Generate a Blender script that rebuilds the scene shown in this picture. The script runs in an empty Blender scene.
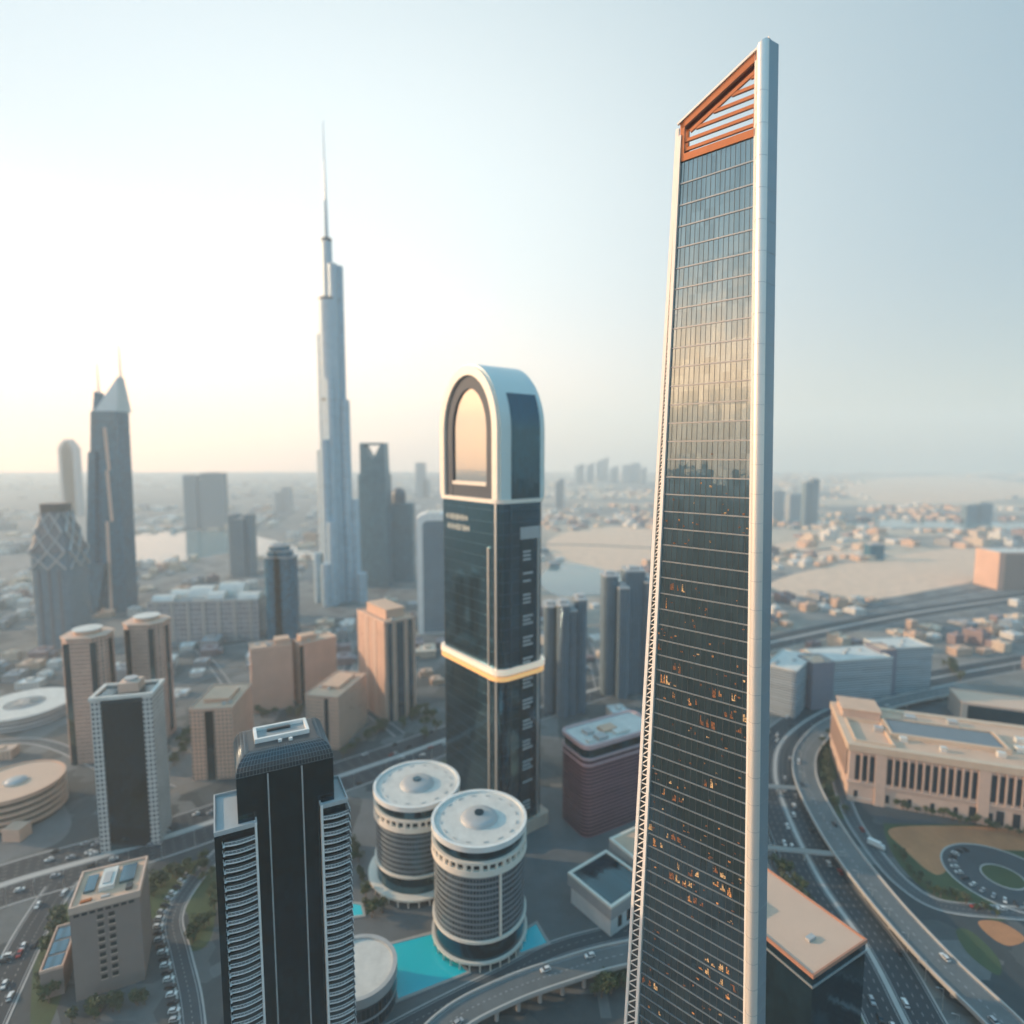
import bpy, math, random
from mathutils import Vector, Matrix, noise
random.seed(7)
R = math.radians
scene = bpy.context.scene
C = scene.collection

# ------------------------------------------------------------------ camera, sky, sun, exposure
F = 585.0; H = 260.0; TILT = math.atan(57/F)
cd = bpy.data.cameras.new('camera'); cam = bpy.data.objects.new('camera', cd); C.objects.link(cam)
cam.location = (0, 0, H); cam.rotation_euler = (R(90)-TILT, 0, 0)
cd.sensor_width = 36; cd.lens = 36*F/1024
cd.clip_start = 0.5; cd.clip_end = 60000
cd.dof.use_dof = True; cd.dof.focus_distance = 166; cd.dof.aperture_fstop = cd.lens/1000/1.5
scene.camera = cam
SUN_AZ, SUN_EL = -80.0, 17.0          # degrees from straight ahead (left negative), above the horizon
w = bpy.data.worlds.new('World'); scene.world = w; w.use_nodes = True
wn = w.node_tree; bg = wn.nodes['Background']
sky = wn.nodes.new('ShaderNodeTexSky'); sky.sky_type = 'NISHITA'; sky.sun_disc = False
sky.sun_elevation = R(SUN_EL); sky.sun_rotation = R(SUN_AZ)
sky.air_density = 1.2; sky.dust_density = 1.5; sky.ozone_density = 2.0; sky.altitude = 200
def wnode(t, **k):
    n = wn.nodes.new(t)
    for a, v in k.items(): setattr(n, a, v)
    return n
def wput(sock, v):
    if isinstance(v, bpy.types.NodeSocket): wn.links.new(v, sock)
    else: sock.default_value = v
def wmath(op, a, b=0.0, c=0.0):
    n = wnode('ShaderNodeMath', operation=op)
    for i, v in enumerate((a, b, c)): wput(n.inputs[i], v)
    return n.outputs[0]
wdir = wnode('ShaderNodeTexCoord').outputs['Generated']
def glow(az, el, sharp, flat=1.0):
    """soft glow round one direction of the sky"""
    v = Vector((math.sin(R(az))*math.cos(R(el)), math.cos(R(az))*math.cos(R(el)), math.sin(R(el))))
    d = wnode('ShaderNodeVectorMath', operation='SUBTRACT'); wput(d.inputs[0], wdir); d.inputs[1].default_value = v
    m = wnode('ShaderNodeVectorMath', operation='MULTIPLY'); wput(m.inputs[0], d.outputs[0]); m.inputs[1].default_value = (1, 1, flat)
    q = wnode('ShaderNodeVectorMath', operation='DOT_PRODUCT'); wput(q.inputs[0], m.outputs[0]); wput(q.inputs[1], m.outputs[0])
    return wmath('EXPONENT', wmath('MULTIPLY', q.outputs['Value'], -sharp))
def wadd(base, f, col):
    m = wnode('ShaderNodeMix', data_type='RGBA', blend_type='ADD'); m.clamp_result = False
    wput(m.inputs[0], 1.0); wput(m.inputs[6], base)
    k = wnode('ShaderNodeVectorMath', operation='SCALE'); k.inputs[0].default_value = col; wput(k.inputs['Scale'], f)
    wput(m.inputs[7], k.outputs[0]); return m.outputs[2]
nish = wnode('ShaderNodeVectorMath', operation='SCALE'); wput(nish.inputs[0], sky.outputs[0]); nish.inputs['Scale'].default_value = 0.5
c_ = wadd(nish.outputs[0], glow(-13, 19, 1.75, 1.5), (7.0, 6.7, 6.0))
c_ = wadd(c_, glow(-56, 4, 2.6, 4.0), (15.0, 6.0, 1.6))
c_ = wadd(c_, glow(-122, 14, 2.4, 2.2), (12.0, 9.5, 7.0))  # cream glow added out of view, behind left, to brighten the glass reflections
c_ = wadd(c_, glow(-118, 6, 2.0, 6.5), (34.0, 12.0, 3.0))  # orange glow out of view, also added for the glass reflections
c_ = wadd(c_, glow(-102, 3, 1.2, 6.2), (42.0, 15.5, 4.2))
c_ = wadd(c_, glow(170, 58, 1.5, 1.0), (0.0, 5.0, 8.8))  # blue glow added high behind the camera as cool fill light
c_ = wadd(c_, 1.0, (0.7, 1.4, 1.65))
wn.links.new(c_, bg.inputs[0]); bg.inputs[1].default_value = 0.10
sd = bpy.data.lights.new('sun', 'SUN'); sun = bpy.data.objects.new('sun', sd); C.objects.link(sun)
sd.energy = 5.0; sd.angle = R(0.6); sd.color = (1.0, 0.68, 0.42)
sv = Vector((math.sin(R(SUN_AZ))*math.cos(R(SUN_EL)), math.cos(R(SUN_AZ))*math.cos(R(SUN_EL)), math.sin(R(SUN_EL))))
sun.rotation_euler = sv.to_track_quat('Z', 'Y').to_euler()
vs = scene.view_settings; vs.view_transform = 'Standard'; vs.look = 'None'; vs.exposure = 0.22; vs.gamma = 1
scene.cycles.volume_bounces = 3; scene.cycles.max_bounces = 6; scene.cycles.caustics_reflective = False
HAZE_D, HAZE_G, HAZE_C = 0.00016, 0.2, (0.82, 0.95, 1.0)

# ------------------------------------------------------------------ placing
ct, st = math.cos(TILT), math.sin(TILT)
def ray(px, py):
    a, b = (px-512)/F, (512-py)/F
    return Vector((a, ct+b*st, -st+b*ct))
def G(px, py, z=0.0):
    d = ray(px, py); t = (z-H)/d.z
    return Vector((d.x*t, d.y*t, z))
def Zat(y, py):
    d = ray(512, py); return H + y*d.z/d.y
def rect(cx, base, roof, left, right):
    """nearest corner (px, base row, roof row), roof corners to its left and right (px)"""
    h = Zat(G(cx, base).y, roof); c = G(cx, roof, h)
    l = G(left[0], left[1], h)-c; r = G(right[0], right[1], h)-c
    ar = math.atan2(r.y, r.x); al = math.atan2(l.y, l.x)-math.pi/2
    al = ar+(al-ar+math.pi) % (2*math.pi)-math.pi
    lr, ll = r.xy.length, l.xy.length
    rot = (ar*lr+al*ll)/(lr+ll)
    return c.x, c.y, rot, lr, ll, h

# ------------------------------------------------------------------ mesh builder
class MB:
    def __init__(s): s.v = []; s.f = []; s.m = []
    def add(s, vs_, fs, m=0):
        n = len(s.v); s.v += [tuple(v) for v in vs_]
        for f in fs: s.f.append([i+n for i in f]); s.m.append(m)
        return s
    def box(s, x0, y0, z0, x1, y1, z1, m=0):
        return s.prism([(x0,y0),(x1,y0),(x1,y1),(x0,y1)], z0, z1, m)
    def prism(s, poly, z0, z1, m=0, top=None, bottom=True):
        top = top or poly; n = len(poly)
        v = [(x,y,z0) for x,y in poly]+[(x,y,z1) for x,y in top]
        f = [[i,(i+1)%n,n+(i+1)%n,n+i] for i in range(n)]+[list(range(n,2*n))]
        if bottom: f.append(list(range(n-1,-1,-1)))
        return s.add(v, f, m)
    def cyl(s, cx, cy, r, z0, z1, n=32, r2=None, m=0, sx=1, sy=1):
        r2 = r if r2 is None else r2
        p = [(cx+sx*r*math.cos(2*math.pi*i/n), cy+sy*r*math.sin(2*math.pi*i/n)) for i in range(n)]
        q = [(cx+sx*r2*math.cos(2*math.pi*i/n), cy+sy*r2*math.sin(2*math.pi*i/n)) for i in range(n)]
        return s.prism(p, z0, z1, m, q)
    def ring(s, x0, y0, x1, y1, t, z0, z1, m=0):
        s.box(x0,y0,z0,x1,y0+t,z1,m); s.box(x0,y1-t,z0,x1,y1,z1,m)
        s.box(x0,y0+t,z0,x0+t,y1-t,z1,m); return s.box(x1-t,y0+t,z0,x1,y1-t,z1,m)
    def cring(s, cx, cy, r0, r1, z0, z1, n=48, m=0, a0=0, a1=2*math.pi):
        full = abs(a1-a0-2*math.pi) < 1e-6; k = n if full else n+1
        v = []
        for i in range(k):
            a = a0+(a1-a0)*i/n; c_, s_ = math.cos(a), math.sin(a)
            v += [(cx+r0*c_,cy+r0*s_,z0),(cx+r1*c_,cy+r1*s_,z0),(cx+r1*c_,cy+r1*s_,z1),(cx+r0*c_,cy+r0*s_,z1)]
        f = []
        for i in range(n):
            a, b = 4*i, 4*((i+1)%k)
            for j in range(4): f.append([a+j, b+j, b+(j+1)%4, a+(j+1)%4])
        if not full: f += [[0,3,2,1],[4*n+i for i in range(4)]]
        return s.add(v, f, m)
    def bar(s, p, q, t, u=None, m=0):
        p, q = Vector(p), Vector(q); d = (q-p)
        if d.length < 1e-6: return s
        a = d.cross(Vector((0,0,1)) if abs(d.normalized().z) < .95 else Vector((1,0,0))).normalized(); b = d.cross(a).normalized()
        a *= t/2; b *= (u or t)/2
        v = [p-a-b,p+a-b,p+a+b,p-a+b,q-a-b,q+a-b,q+a+b,q-a+b]
        return s.add(v, [[0,1,2,3],[7,6,5,4],[0,4,5,1],[1,5,6,2],[2,6,7,3],[3,7,4,0]], m)
    def dome(s, cx, cy, cz, rx, ry, rz, n=20, k=6, m=0):
        v = []; f = []
        for j in range(k):
            a = math.pi/2*j/k
            for i in range(n):
                t = 2*math.pi*i/n; v.append((cx+rx*math.cos(a)*math.cos(t), cy+ry*math.cos(a)*math.sin(t), cz+rz*math.sin(a)))
        v.append((cx,cy,cz+rz))
        for j in range(k-1):
            for i in range(n): f.append([j*n+i, j*n+(i+1)%n, (j+1)*n+(i+1)%n, (j+1)*n+i])
        for i in range(n): f.append([(k-1)*n+i, (k-1)*n+(i+1)%n, k*n])
        return s.add(v, f, m)
    def mesh(s, name, mats, smooth=False):
        me = bpy.data.meshes.new(name); me.from_pydata(s.v, [], s.f)
        mats = mats if isinstance(mats, (list, tuple)) else [mats]
        for m in mats: me.materials.append(m)
        me.polygons.foreach_set('material_index', s.m)
        if smooth: me.polygons.foreach_set('use_smooth', [True]*len(s.f))
        me.update()
        import bmesh
        b = bmesh.new(); b.from_mesh(me); bmesh.ops.recalc_face_normals(b, faces=b.faces); b.to_mesh(me); b.free()
        return me
    def build(s, name, mats, parent=None, smooth=False, label=None):
        me = s.mesh(name, mats, smooth); o = bpy.data.objects.new(name, me); C.objects.link(o)
        if parent is not None: o.parent = parent
        if label: o['label'] = label
        if smooth:
            with_angle(me)
        return o
def with_angle(me, ang=40):
    import bmesh
    b = bmesh.new(); b.from_mesh(me)
    for e in b.edges:
        if len(e.link_faces) == 2 and e.calc_face_angle(0) > R(ang): e.smooth = False
    b.to_mesh(me); b.free()
def root(name, label, cat, x, y, rot=0, z=0, group=None):
    o = bpy.data.objects.new(name, None); C.objects.link(o); o.empty_display_size = 5
    o.location = (x,y,z); o.rotation_euler = (0,0,rot); o['label'] = label; o['category'] = cat
    if group: o['group'] = group
    return o
def tag(o, label, cat, group=None):
    o['label'] = label; o['category'] = cat
    if group: o['group'] = group
    return o
def struct(o): o['kind'] = 'structure'; return o
def rrect(x0, y0, x1, y1, r, n=5):
    p = []
    for cx, cy, a in ((x1-r,y1-r,0),(x0+r,y1-r,90),(x0+r,y0+r,180),(x1-r,y0+r,270)):
        for i in range(n+1):
            t = R(a+90*i/n); p.append((cx+r*math.cos(t), cy+r*math.sin(t)))
    return p

# ------------------------------------------------------------------ materials
class N:
    """small node writer"""
    def __init__(s, name):
        s.mat = bpy.data.materials.new(name); s.mat.use_nodes = True
        s.t = s.mat.node_tree; s.b = s.t.nodes['Principled BSDF']
    def n(s, t, **k):
        o = s.t.nodes.new(t)
        for a, v in k.items(): setattr(o, a, v)
        return o
    def put(s, sock, v):
        if isinstance(v, bpy.types.NodeSocket): s.t.links.new(v, sock)
        elif isinstance(v, (tuple, list)): sock.default_value = (*v, 1) if len(v) == 3 and sock.type == 'RGBA' else v
        else: sock.default_value = v
    def m(s, op, a, b=0.0, c=None):
        o = s.n('ShaderNodeMath', operation=op); s.put(o.inputs[0], a); s.put(o.inputs[1], b)
        if c is not None: s.put(o.inputs[2], c)
        return o.outputs[0]
    def mix(s, f, a, b):
        o = s.n('ShaderNodeMix', data_type='RGBA'); s.put(o.inputs[0], f); s.put(o.inputs[6], a); s.put(o.inputs[7], b)
        return o.outputs[2]
    def fmix(s, f, a, b):
        o = s.n('ShaderNodeMix', data_type='FLOAT'); s.put(o.inputs[0], f); s.put(o.inputs[2], a); s.put(o.inputs[3], b)
        return o.outputs[0]
    def ramp(s, f, stops):
        o = s.n('ShaderNodeValToRGB'); s.put(o.inputs[0], f); e = o.color_ramp.elements
        while len(e) < len(stops): e.new(.5)
        for i, (p, c) in enumerate(stops): e[i].position = p; e[i].color = (*c, 1) if len(c) == 3 else c
        return o.outputs[0]
    def sep(s, v):
        o = s.n('ShaderNodeSeparateXYZ'); s.put(o.inputs[0], v); return o.outputs
    def comb(s, x, y, z):
        o = s.n('ShaderNodeCombineXYZ')
        for i, q in enumerate((x,y,z)): s.put(o.inputs[i], q)
        return o.outputs[0]
    def noise(s, v, scale, detail=3, rough=.5):
        o = s.n('ShaderNodeTexNoise'); s.put(o.inputs['Vector'], v); o.inputs['Scale'].default_value = scale
        o.inputs['Detail'].default_value = detail; o.inputs['Roughness'].default_value = rough
        return o.outputs[0]
    def white(s, v):
        o = s.n('ShaderNodeTexWhiteNoise', noise_dimensions='3D'); s.put(o.inputs['Vector'], v); return o.outputs
    def obj(s): return s.n('ShaderNodeTexCoord').outputs
    def set(s, **k):
        names = dict(col='Base Color', rough='Roughness', metal='Metallic', emit='Emission Color', es='Emission Strength', spec='Specular IOR Level', normal='Normal')
        for a, v in k.items(): s.put(s.b.inputs[names[a]], v)
        return s
    def bump(s, h, strength=.3, dist=.1):
        o = s.n('ShaderNodeBump'); o.inputs['Strength'].default_value = strength; o.inputs['Distance'].default_value = dist
        s.put(o.inputs['Height'], h); return o.outputs[0]
def plain(name, col, rough=.6, metal=0, var=.18, scale=.15, emit=None, es=0):
    n = N(name); tc = n.obj()
    f = n.noise(tc['Object'], scale, 5, .65)
    f2 = n.noise(tc['Object'], scale*12, 3, .6)
    k = n.m('MULTIPLY_ADD', f, var*2, 1-var); k = n.m('MULTIPLY', k, n.m('MULTIPLY_ADD', f2, var, 1-var/2))
    o = n.n('ShaderNodeMix', data_type='RGBA', blend_type='MULTIPLY'); o.inputs[0].default_value = 1
    n.put(o.inputs[6], col); n.put(o.inputs[7], n.comb(k,k,k))
    n.set(col=o.outputs[2], rough=rough, metal=metal)
    if emit: n.set(emit=emit, es=es)
    return n.mat
def facade(name, wall, glass, fh=3.5, ww=3.0, v=(.3,.85), u=(.18,.82), rnd=False, metal=.55, grough=.12, rad=25, wr=.7, band=None, vary=.5):
    """wall with a grid of window openings in it, in the object's own metres"""
    n = N(name); tc = n.obj(); P = n.sep(tc['Object']); Nn = n.sep(tc['Normal'])
    if rnd: uu = n.m('MULTIPLY', n.m('ARCTAN2', P[1], P[0]), rad)
    else: uu = n.fmix(n.m('GREATER_THAN', n.m('ABSOLUTE', Nn[0]), .7), P[0], P[1])
    zz = n.m('DIVIDE', P[2], fh); uw = n.m('DIVIDE', uu, ww)
    fz, fu = n.m('FRACT', zz), n.m('FRACT', uw)
    msk = n.m('MULTIPLY', n.m('GREATER_THAN', fz, v[0]), n.m('LESS_THAN', fz, v[1]))
    if u: msk = n.m('MULTIPLY', msk, n.m('MULTIPLY', n.m('GREATER_THAN', fu, u[0]), n.m('LESS_THAN', fu, u[1])))
    msk = n.m('MULTIPLY', msk, n.m('LESS_THAN', n.m('ABSOLUTE', Nn[2]), .5))
    wn_ = n.white(n.comb(n.m('FLOOR', uw), n.m('FLOOR', zz), 3.0))
    k = n.m('MULTIPLY_ADD', wn_[0], vary*2, 1-vary)
    g = n.n('ShaderNodeMix', data_type='RGBA', blend_type='MULTIPLY'); g.inputs[0].default_value = 1
    n.put(g.inputs[6], glass); n.put(g.inputs[7], n.comb(k,k,k))
    st_ = n.noise(tc['Object'], .06, 5, .6); kk = n.m('MULTIPLY_ADD', st_, .5, .75)
    stv = n.n('ShaderNodeMix', data_type='RGBA', blend_type='MULTIPLY'); stv.inputs[0].default_value = 1
    n.put(stv.inputs[6], wall); n.put(stv.inputs[7], n.comb(kk,kk,kk))
    n.set(col=n.mix(msk, stv.outputs[2], g.outputs[2]), rough=n.fmix(msk, wr, grough), metal=n.m('MULTIPLY', msk, metal))
    n.set(normal=n.bump(n.m('SUBTRACT', 1.0, msk), .6, .25))
    return n.mat
def curtain(name, tint, fh=4, ww=1.6, rough=.05, metal=.8, vary=.25, wav=.02):
    """reflective curtain glass: each pane hangs a hair out of true"""
    n = N(name); tc = n.obj(); P = n.sep(tc['Object']); Nn = n.sep(tc['Normal'])
    uu = n.fmix(n.m('GREATER_THAN', n.m('ABSOLUTE', Nn[0]), .7), P[0], P[1])
    cell = n.comb(n.m('FLOOR', n.m('DIVIDE', uu, ww)), n.m('FLOOR', n.m('DIVIDE', P[2], fh)), 1.0)
    wh = n.white(cell)
    k = n.m('MULTIPLY_ADD', wh[0], vary*2, 1-vary)
    g = n.n('ShaderNodeMix', data_type='RGBA', blend_type='MULTIPLY'); g.inputs[0].default_value = 1
    n.put(g.inputs[6], tint); n.put(g.inputs[7], n.comb(k,k,k))
    off = n.n('ShaderNodeVectorMath', operation='SUBTRACT'); n.put(off.inputs[0], wh[1]); off.inputs[1].default_value = (.5,.5,.5)
    sc = n.n('ShaderNodeVectorMath', operation='SCALE'); n.put(sc.inputs[0], off.outputs[0]); sc.inputs['Scale'].default_value = wav
    ge = n.n('ShaderNodeNewGeometry')
    ad = n.n('ShaderNodeVectorMath', operation='ADD'); n.put(ad.inputs[0], ge.outputs['Normal']); n.put(ad.inputs[1], sc.outputs[0])
    nr = n.n('ShaderNodeVectorMath', operation='NORMALIZE'); n.put(nr.inputs[0], ad.outputs[0])
    b = n.n('ShaderNodeBump'); b.inputs['Strength'].default_value = .12; b.inputs['Distance'].default_value = .15
    n.put(b.inputs['Height'], n.noise(tc['Object'], .45, 2)); n.put(b.inputs['Normal'], nr.outputs[0])
    n.set(col=g.outputs[2], rough=rough, metal=metal, normal=b.outputs[0])
    return n.mat

M = {}
M['white'] = plain('white_cladding', (.74,.74,.71), .45)
M['cream'] = plain('cream_cladding', (.80,.73,.63), .4, var=.08)
M['beige'] = plain('beige_render', (.58,.38,.28), .8)
M['beige2'] = plain('pale_sandstone', (.60,.43,.34), .8)
M['roof'] = plain('peach_roof_screed', (.62,.41,.29), .85, var=.25, scale=.08)
M['roofgrey'] = plain('grey_roof', (.30,.31,.31), .85, var=.3, scale=.1)
M['roofwhite'] = plain('white_roof', (.60,.59,.55), .7, var=.3, scale=.14)
M['metal'] = plain('satin_metal', (.60,.60,.58), .32, .7, var=.06)
M['dmetal'] = plain('dark_metal', (.06,.075,.085), .4, .3)
M['unit'] = plain('machine_grey', (.42,.43,.43), .6, .2)
M['orange'] = plain('copper_louvre', (.43,.145,.05), .42, .35, var=.1)
M['dark'] = plain('dark_opening', (.02,.025,.03), .3)
M['black'] = curtain('black_glass', (.02,.065,.095), 3, 1.5, .1, .92, .3)
M['teal'] = curtain('teal_glass', (.055,.14,.20), 3.6, 2.4, .08, .92, .12, .006)
M['blue'] = curtain('blue_glass', (.10,.19,.25), 3.5, 2, .12, .8)
M['navy'] = curtain('navy_glass', (.05,.12,.16), 3.5, 2, .08, .92, .15)
M['concrete'] = plain('concrete', (.36,.35,.33), .85)

# ------------------------------------------------------------------ the ground
GR = 8900
def ground_mat():
    n = N('ground_cover'); ge = n.n('ShaderNodeNewGeometry'); P = ge.outputs['Position']; xyz = n.sep(P)
    v = n.n('ShaderNodeTexVoronoi', feature='F1', distance='CHEBYCHEV'); n.put(v.inputs['Vector'], P); v.inputs['Scale'].default_value = 1/85
    cell = n.sep(v.outputs['Color'])[0]
    v2 = n.n('ShaderNodeTexVoronoi', feature='F1', distance='CHEBYCHEV'); n.put(v2.inputs['Vector'], P); v2.inputs['Scale'].default_value = 1/22
    cell2 = n.sep(v2.outputs['Color'])[1]
    big = n.noise(P, 1/700, 4); med = n.noise(P, 1/60, 5, .6); fine = n.noise(P, 1/5, 4, .6)
    city = n.ramp(cell, [(0,(.028,.040,.046)),(.3,(.055,.068,.074)),(.45,(.036,.048,.054)),(.6,(.11,.118,.118)),(.8,(.032,.046,.052)),(1,(.20,.18,.16))])
    c2 = n.ramp(cell2, [(.45,(0,0,0)),(.9,(1,1,1))]); city = n.mix(n.m('MULTIPLY', n.sep(c2)[0], .7), city, (.17,.18,.18))
    sand = n.ramp(med, [(.3,(.46,.36,.27)),(.55,(.56,.45,.35)),(.75,(.34,.28,.23))])
    far = n.m('SMOOTHSTEP', 0.0, 0.0) if False else None
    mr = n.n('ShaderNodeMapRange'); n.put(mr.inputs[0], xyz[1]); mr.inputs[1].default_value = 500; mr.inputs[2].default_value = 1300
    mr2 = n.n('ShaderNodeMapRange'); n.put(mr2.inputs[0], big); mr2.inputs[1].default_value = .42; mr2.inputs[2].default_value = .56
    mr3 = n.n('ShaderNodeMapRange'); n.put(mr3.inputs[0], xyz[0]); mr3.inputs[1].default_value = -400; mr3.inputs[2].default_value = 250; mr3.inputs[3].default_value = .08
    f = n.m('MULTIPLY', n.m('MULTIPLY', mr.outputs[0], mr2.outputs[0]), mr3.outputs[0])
    pale = n.ramp(cell2, [(.2,(.15,.165,.175)),(.5,(.30,.31,.31)),(.8,(.20,.22,.23))]); city = n.mix(n.m('MULTIPLY', mr.outputs[0], .65), city, pale)  # paler with distance: far haze put into the ground colour
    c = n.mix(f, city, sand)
    k = n.m('MULTIPLY_ADD', fine, .5, .75); k = n.m('MULTIPLY', k, n.m('MULTIPLY_ADD', med, .8, .6))
    o = n.n('ShaderNodeMix', data_type='RGBA', blend_type='MULTIPLY'); o.inputs[0].default_value = 1
    n.put(o.inputs[6], c); n.put(o.inputs[7], n.comb(k,k,k))
    n.set(col=o.outputs[2], rough=.9); return n.mat
g = MB(); NG = 24
for i in range(NG+1):
    for j in range(NG+1): g.v.append((-GR+2*GR*i/NG, -GR+2*GR*j/NG, 0))
for i in range(NG):
    for j in range(NG): g.f.append([i*(NG+1)+j, (i+1)*(NG+1)+j, (i+1)*(NG+1)+j+1, i*(NG+1)+j+1]); g.m.append(0)
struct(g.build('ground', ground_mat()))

def asphalt(name, col):
    n = N(name); ge = n.n('ShaderNodeNewGeometry'); P = ge.outputs['Position']
    a = n.noise(P, .05, 5, .7); b = n.noise(P, 1.2, 3)
    k = n.m('MULTIPLY_ADD', a, .9, .55); k = n.m('MULTIPLY', k, n.m('MULTIPLY_ADD', b, .4, .8))
    o = n.n('ShaderNodeMix', data_type='RGBA', blend_type='MULTIPLY'); o.inputs[0].default_value = 1
    n.put(o.inputs[6], col); n.put(o.inputs[7], n.comb(k,k,k)); n.set(col=o.outputs[2], rough=.75); return n.mat
M['asphalt'] = asphalt('asphalt', (.022,.034,.044)); M['asphalt2'] = asphalt('worn_asphalt', (.055,.070,.080))
M['paving'] = asphalt('paving', (.12,.13,.135)); M['sand'] = asphalt('bare_sand', (.72,.50,.36)); M['dirt'] = asphalt('orange_dirt', (.46,.20,.09))
M['concrete_road'] = asphalt('concrete_road', (.12,.135,.14)); M['lawn'] = asphalt('lawn', (.045,.075,.03)); M['reflection_dark'] = asphalt('dark_reflection_ground', (.028,.04,.03)); M['kerb'] = plain('kerb_stone', (.42,.41,.39), .8)
M['paint'] = plain('road_paint', (.34,.35,.35), .6)
def water_mat(name, col, rough):
    n = N(name); ge = n.n('ShaderNodeNewGeometry')
    n.set(col=col, rough=rough, normal=n.bump(n.noise(ge.outputs['Position'], .35, 4), .12, .3)); return n.mat
M['creek'] = water_mat('creek_water', (.10,.20,.22), .12); M['pool'] = water_mat('pool_water', (.01,.55,.62), .15)

def smooth_line(pts, n=10):
    out = []; q = [pts[0]*2-pts[1]]+pts+[pts[-1]*2-pts[-2]]
    for i in range(1, len(q)-2):
        for k in range(n):
            t = k/n; a, b, c, d = q[i-1:i+3]
            out.append(.5*((2*b)+(c-a)*t+(2*a-5*b+4*c-d)*t*t+(3*b-a-3*c+d)*t*t*t))
    return out+[pts[-1]]
def side(line, off):
    o = []
    for i, p in enumerate(line):
        t = (line[min(i+1,len(line)-1)]-line[max(i-1,0)]); t.z = 0; t.normalize()
        o.append(p+Vector((t.y,-t.x,0))*off)
    return o
def strip(mb, line, o0, o1, z, m=0, z0=None, dash=None):
    a, b = side(line, o0), side(line, o1)
    if dash:
        acc = 0
        for i in range(len(line)-1):
            L = (line[i+1]-line[i]).length; k = max(1, round(L/dash))
            for j in range(k):
                t0, t1 = j/k, (j+.4)/k
                mb.add([a[i].lerp(a[i+1],t0)+Vector((0,0,z)), b[i].lerp(b[i+1],t0)+Vector((0,0,z)), b[i].lerp(b[i+1],t1)+Vector((0,0,z)), a[i].lerp(a[i+1],t1)+Vector((0,0,z))], [[0,1,2,3]], m)
        return
    n = len(line); v = [p+Vector((0,0,z)) for p in a]+[p+Vector((0,0,z)) for p in b]
    f = [[i,i+1,n+i+1,n+i] for i in range(n-1)]
    if z0 is not None:
        v += [p+Vector((0,0,z0)) for p in a]+[p+Vector((0,0,z0)) for p in b]
        f += [[2*n+i,2*n+i+1,i+1,i] for i in range(n-1)]+[[n+i,n+i+1,3*n+i+1,3*n+i] for i in range(n-1)]+[[2*n+i,3*n+i,3*n+i+1,2*n+i+1] for i in range(n-1)]
        f += [[0,n,3*n,2*n],[n-1,3*n-1,4*n-1,2*n-1]]
    mb.add(v, f, m)
ROADS = {}
def road(key, pix, width, z, lanes=2, mat='asphalt', median=0, zl=0.0, kerb=True, name='road'):
    line = smooth_line([G(x, y, zl)-Vector((0,0,zl)) for x, y in pix]); ROADS[key] = (line, width, zl)
    mb = MB(); strip(mb, line, -width/2, width/2, z)
    struct(mb.build(name, M[mat]))
    if kerb:
        k = MB(); strip(k, line, -width/2-.9, -width/2, .16, 0, 0); strip(k, line, width/2, width/2+.9, .16, 0, 0)
        if median: strip(k, line, -median/2, median/2, z+.18, 0, 0)
        struct(k.build('kerb', M['kerb']))
    p = MB(); zz = z+.006
    halves = [(-width/2, -median/2), (median/2, width/2)] if median else [(-width/2, width/2)]
    for a, b in halves:
        strip(p, line, a+.8, a+1.15, zz); strip(p, line, b-1.15, b-.8, zz)
        for l in range(1, lanes): q = a+(b-a)*l/lanes; strip(p, line, q-.13, q+.13, zz, dash=12)
    struct(p.build('road_markings', M['paint']))
def sheet(name, pix, mat, z, smooth=True):
    pts = [G(x, y) for x, y in pix]
    if smooth:
        n = len(pts); out = []
        for i in range(n):
            a, b, c, d = pts[i-1], pts[i], pts[(i+1)%n], pts[(i+2)%n]
            for k in range(6):
                t = k/6; out.append(.5*((2*b)+(c-a)*t+(2*a-5*b+4*c-d)*t*t+(3*b-a-3*c+d)*t*t*t))
        pts = out
    mb = MB(); mb.add([(p.x,p.y,z) for p in pts], [list(range(len(pts)))])
    return struct(mb.build(name, M[mat]))
# fields, water, paving (each sheet a few millimetres above the last)
sheet('sand_field', [(772,582),(830,566),(930,551),(985,547),(985,575),(930,590),(860,600),(790,594)], 'sand', .030)
sheet('sand_field', [(548,541),(590,527),(652,529),(668,545),(660,562),(600,572),(560,560)], 'sand', .034)
sheet('sand_field', [(838,487),(900,477),(980,478),(1060,490),(1000,500),(880,502)], 'sand', .030)
sheet('sand_field', [(775,545),(820,540),(870,548),(850,558),(790,560)], 'sand', .038)
sheet('creek', [(60,566),(75,545),(140,533),(225,531),(300,548),(318,560),(235,553),(190,560),(110,566)], 'creek', .042)
sheet('creek', [(540,580),(560,562),(612,572),(650,590),(640,604),(600,594),(560,596)], 'creek', .046)
sheet('creek', [(760,522),(830,517),(930,520),(1040,524),(1040,530),(900,527),(800,530)], 'creek', .05)
sheet('pavement', [(345,860),(370,800),(440,775),(560,790),(650,820),(700,880),(690,930),(600,950),(520,990),(420,1040),(320,1080),(320,960)], 'paving', .054)
sheet('pavement', [(-40,800),(40,790),(70,815),(62,840),(20,855),(-40,862)], 'paving', .058)
sheet('pavement', [(838,740),(900,700),(1080,740),(1080,850),(960,838),(870,815)], 'asphalt2', .062)
sheet('lawn', [(150,880),(190,862),(215,870),(212,935),(190,950),(188,915),(172,905),(150,918)], 'lawn', .054)
sheet('lawn', [(40,910),(66,900),(70,960),(48,1030),(30,1040)], 'lawn', .058)
sheet('lawn', [(884,826),(900,824),(1050,828),(1050,850),(1010,918),(960,905),(925,890),(895,858)], 'lawn', .066)
sheet('dirt', [(890,829),(950,826),(1040,832),(1040,850),(960,850),(945,872),(930,872),(905,850)], 'dirt', .072)
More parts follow.
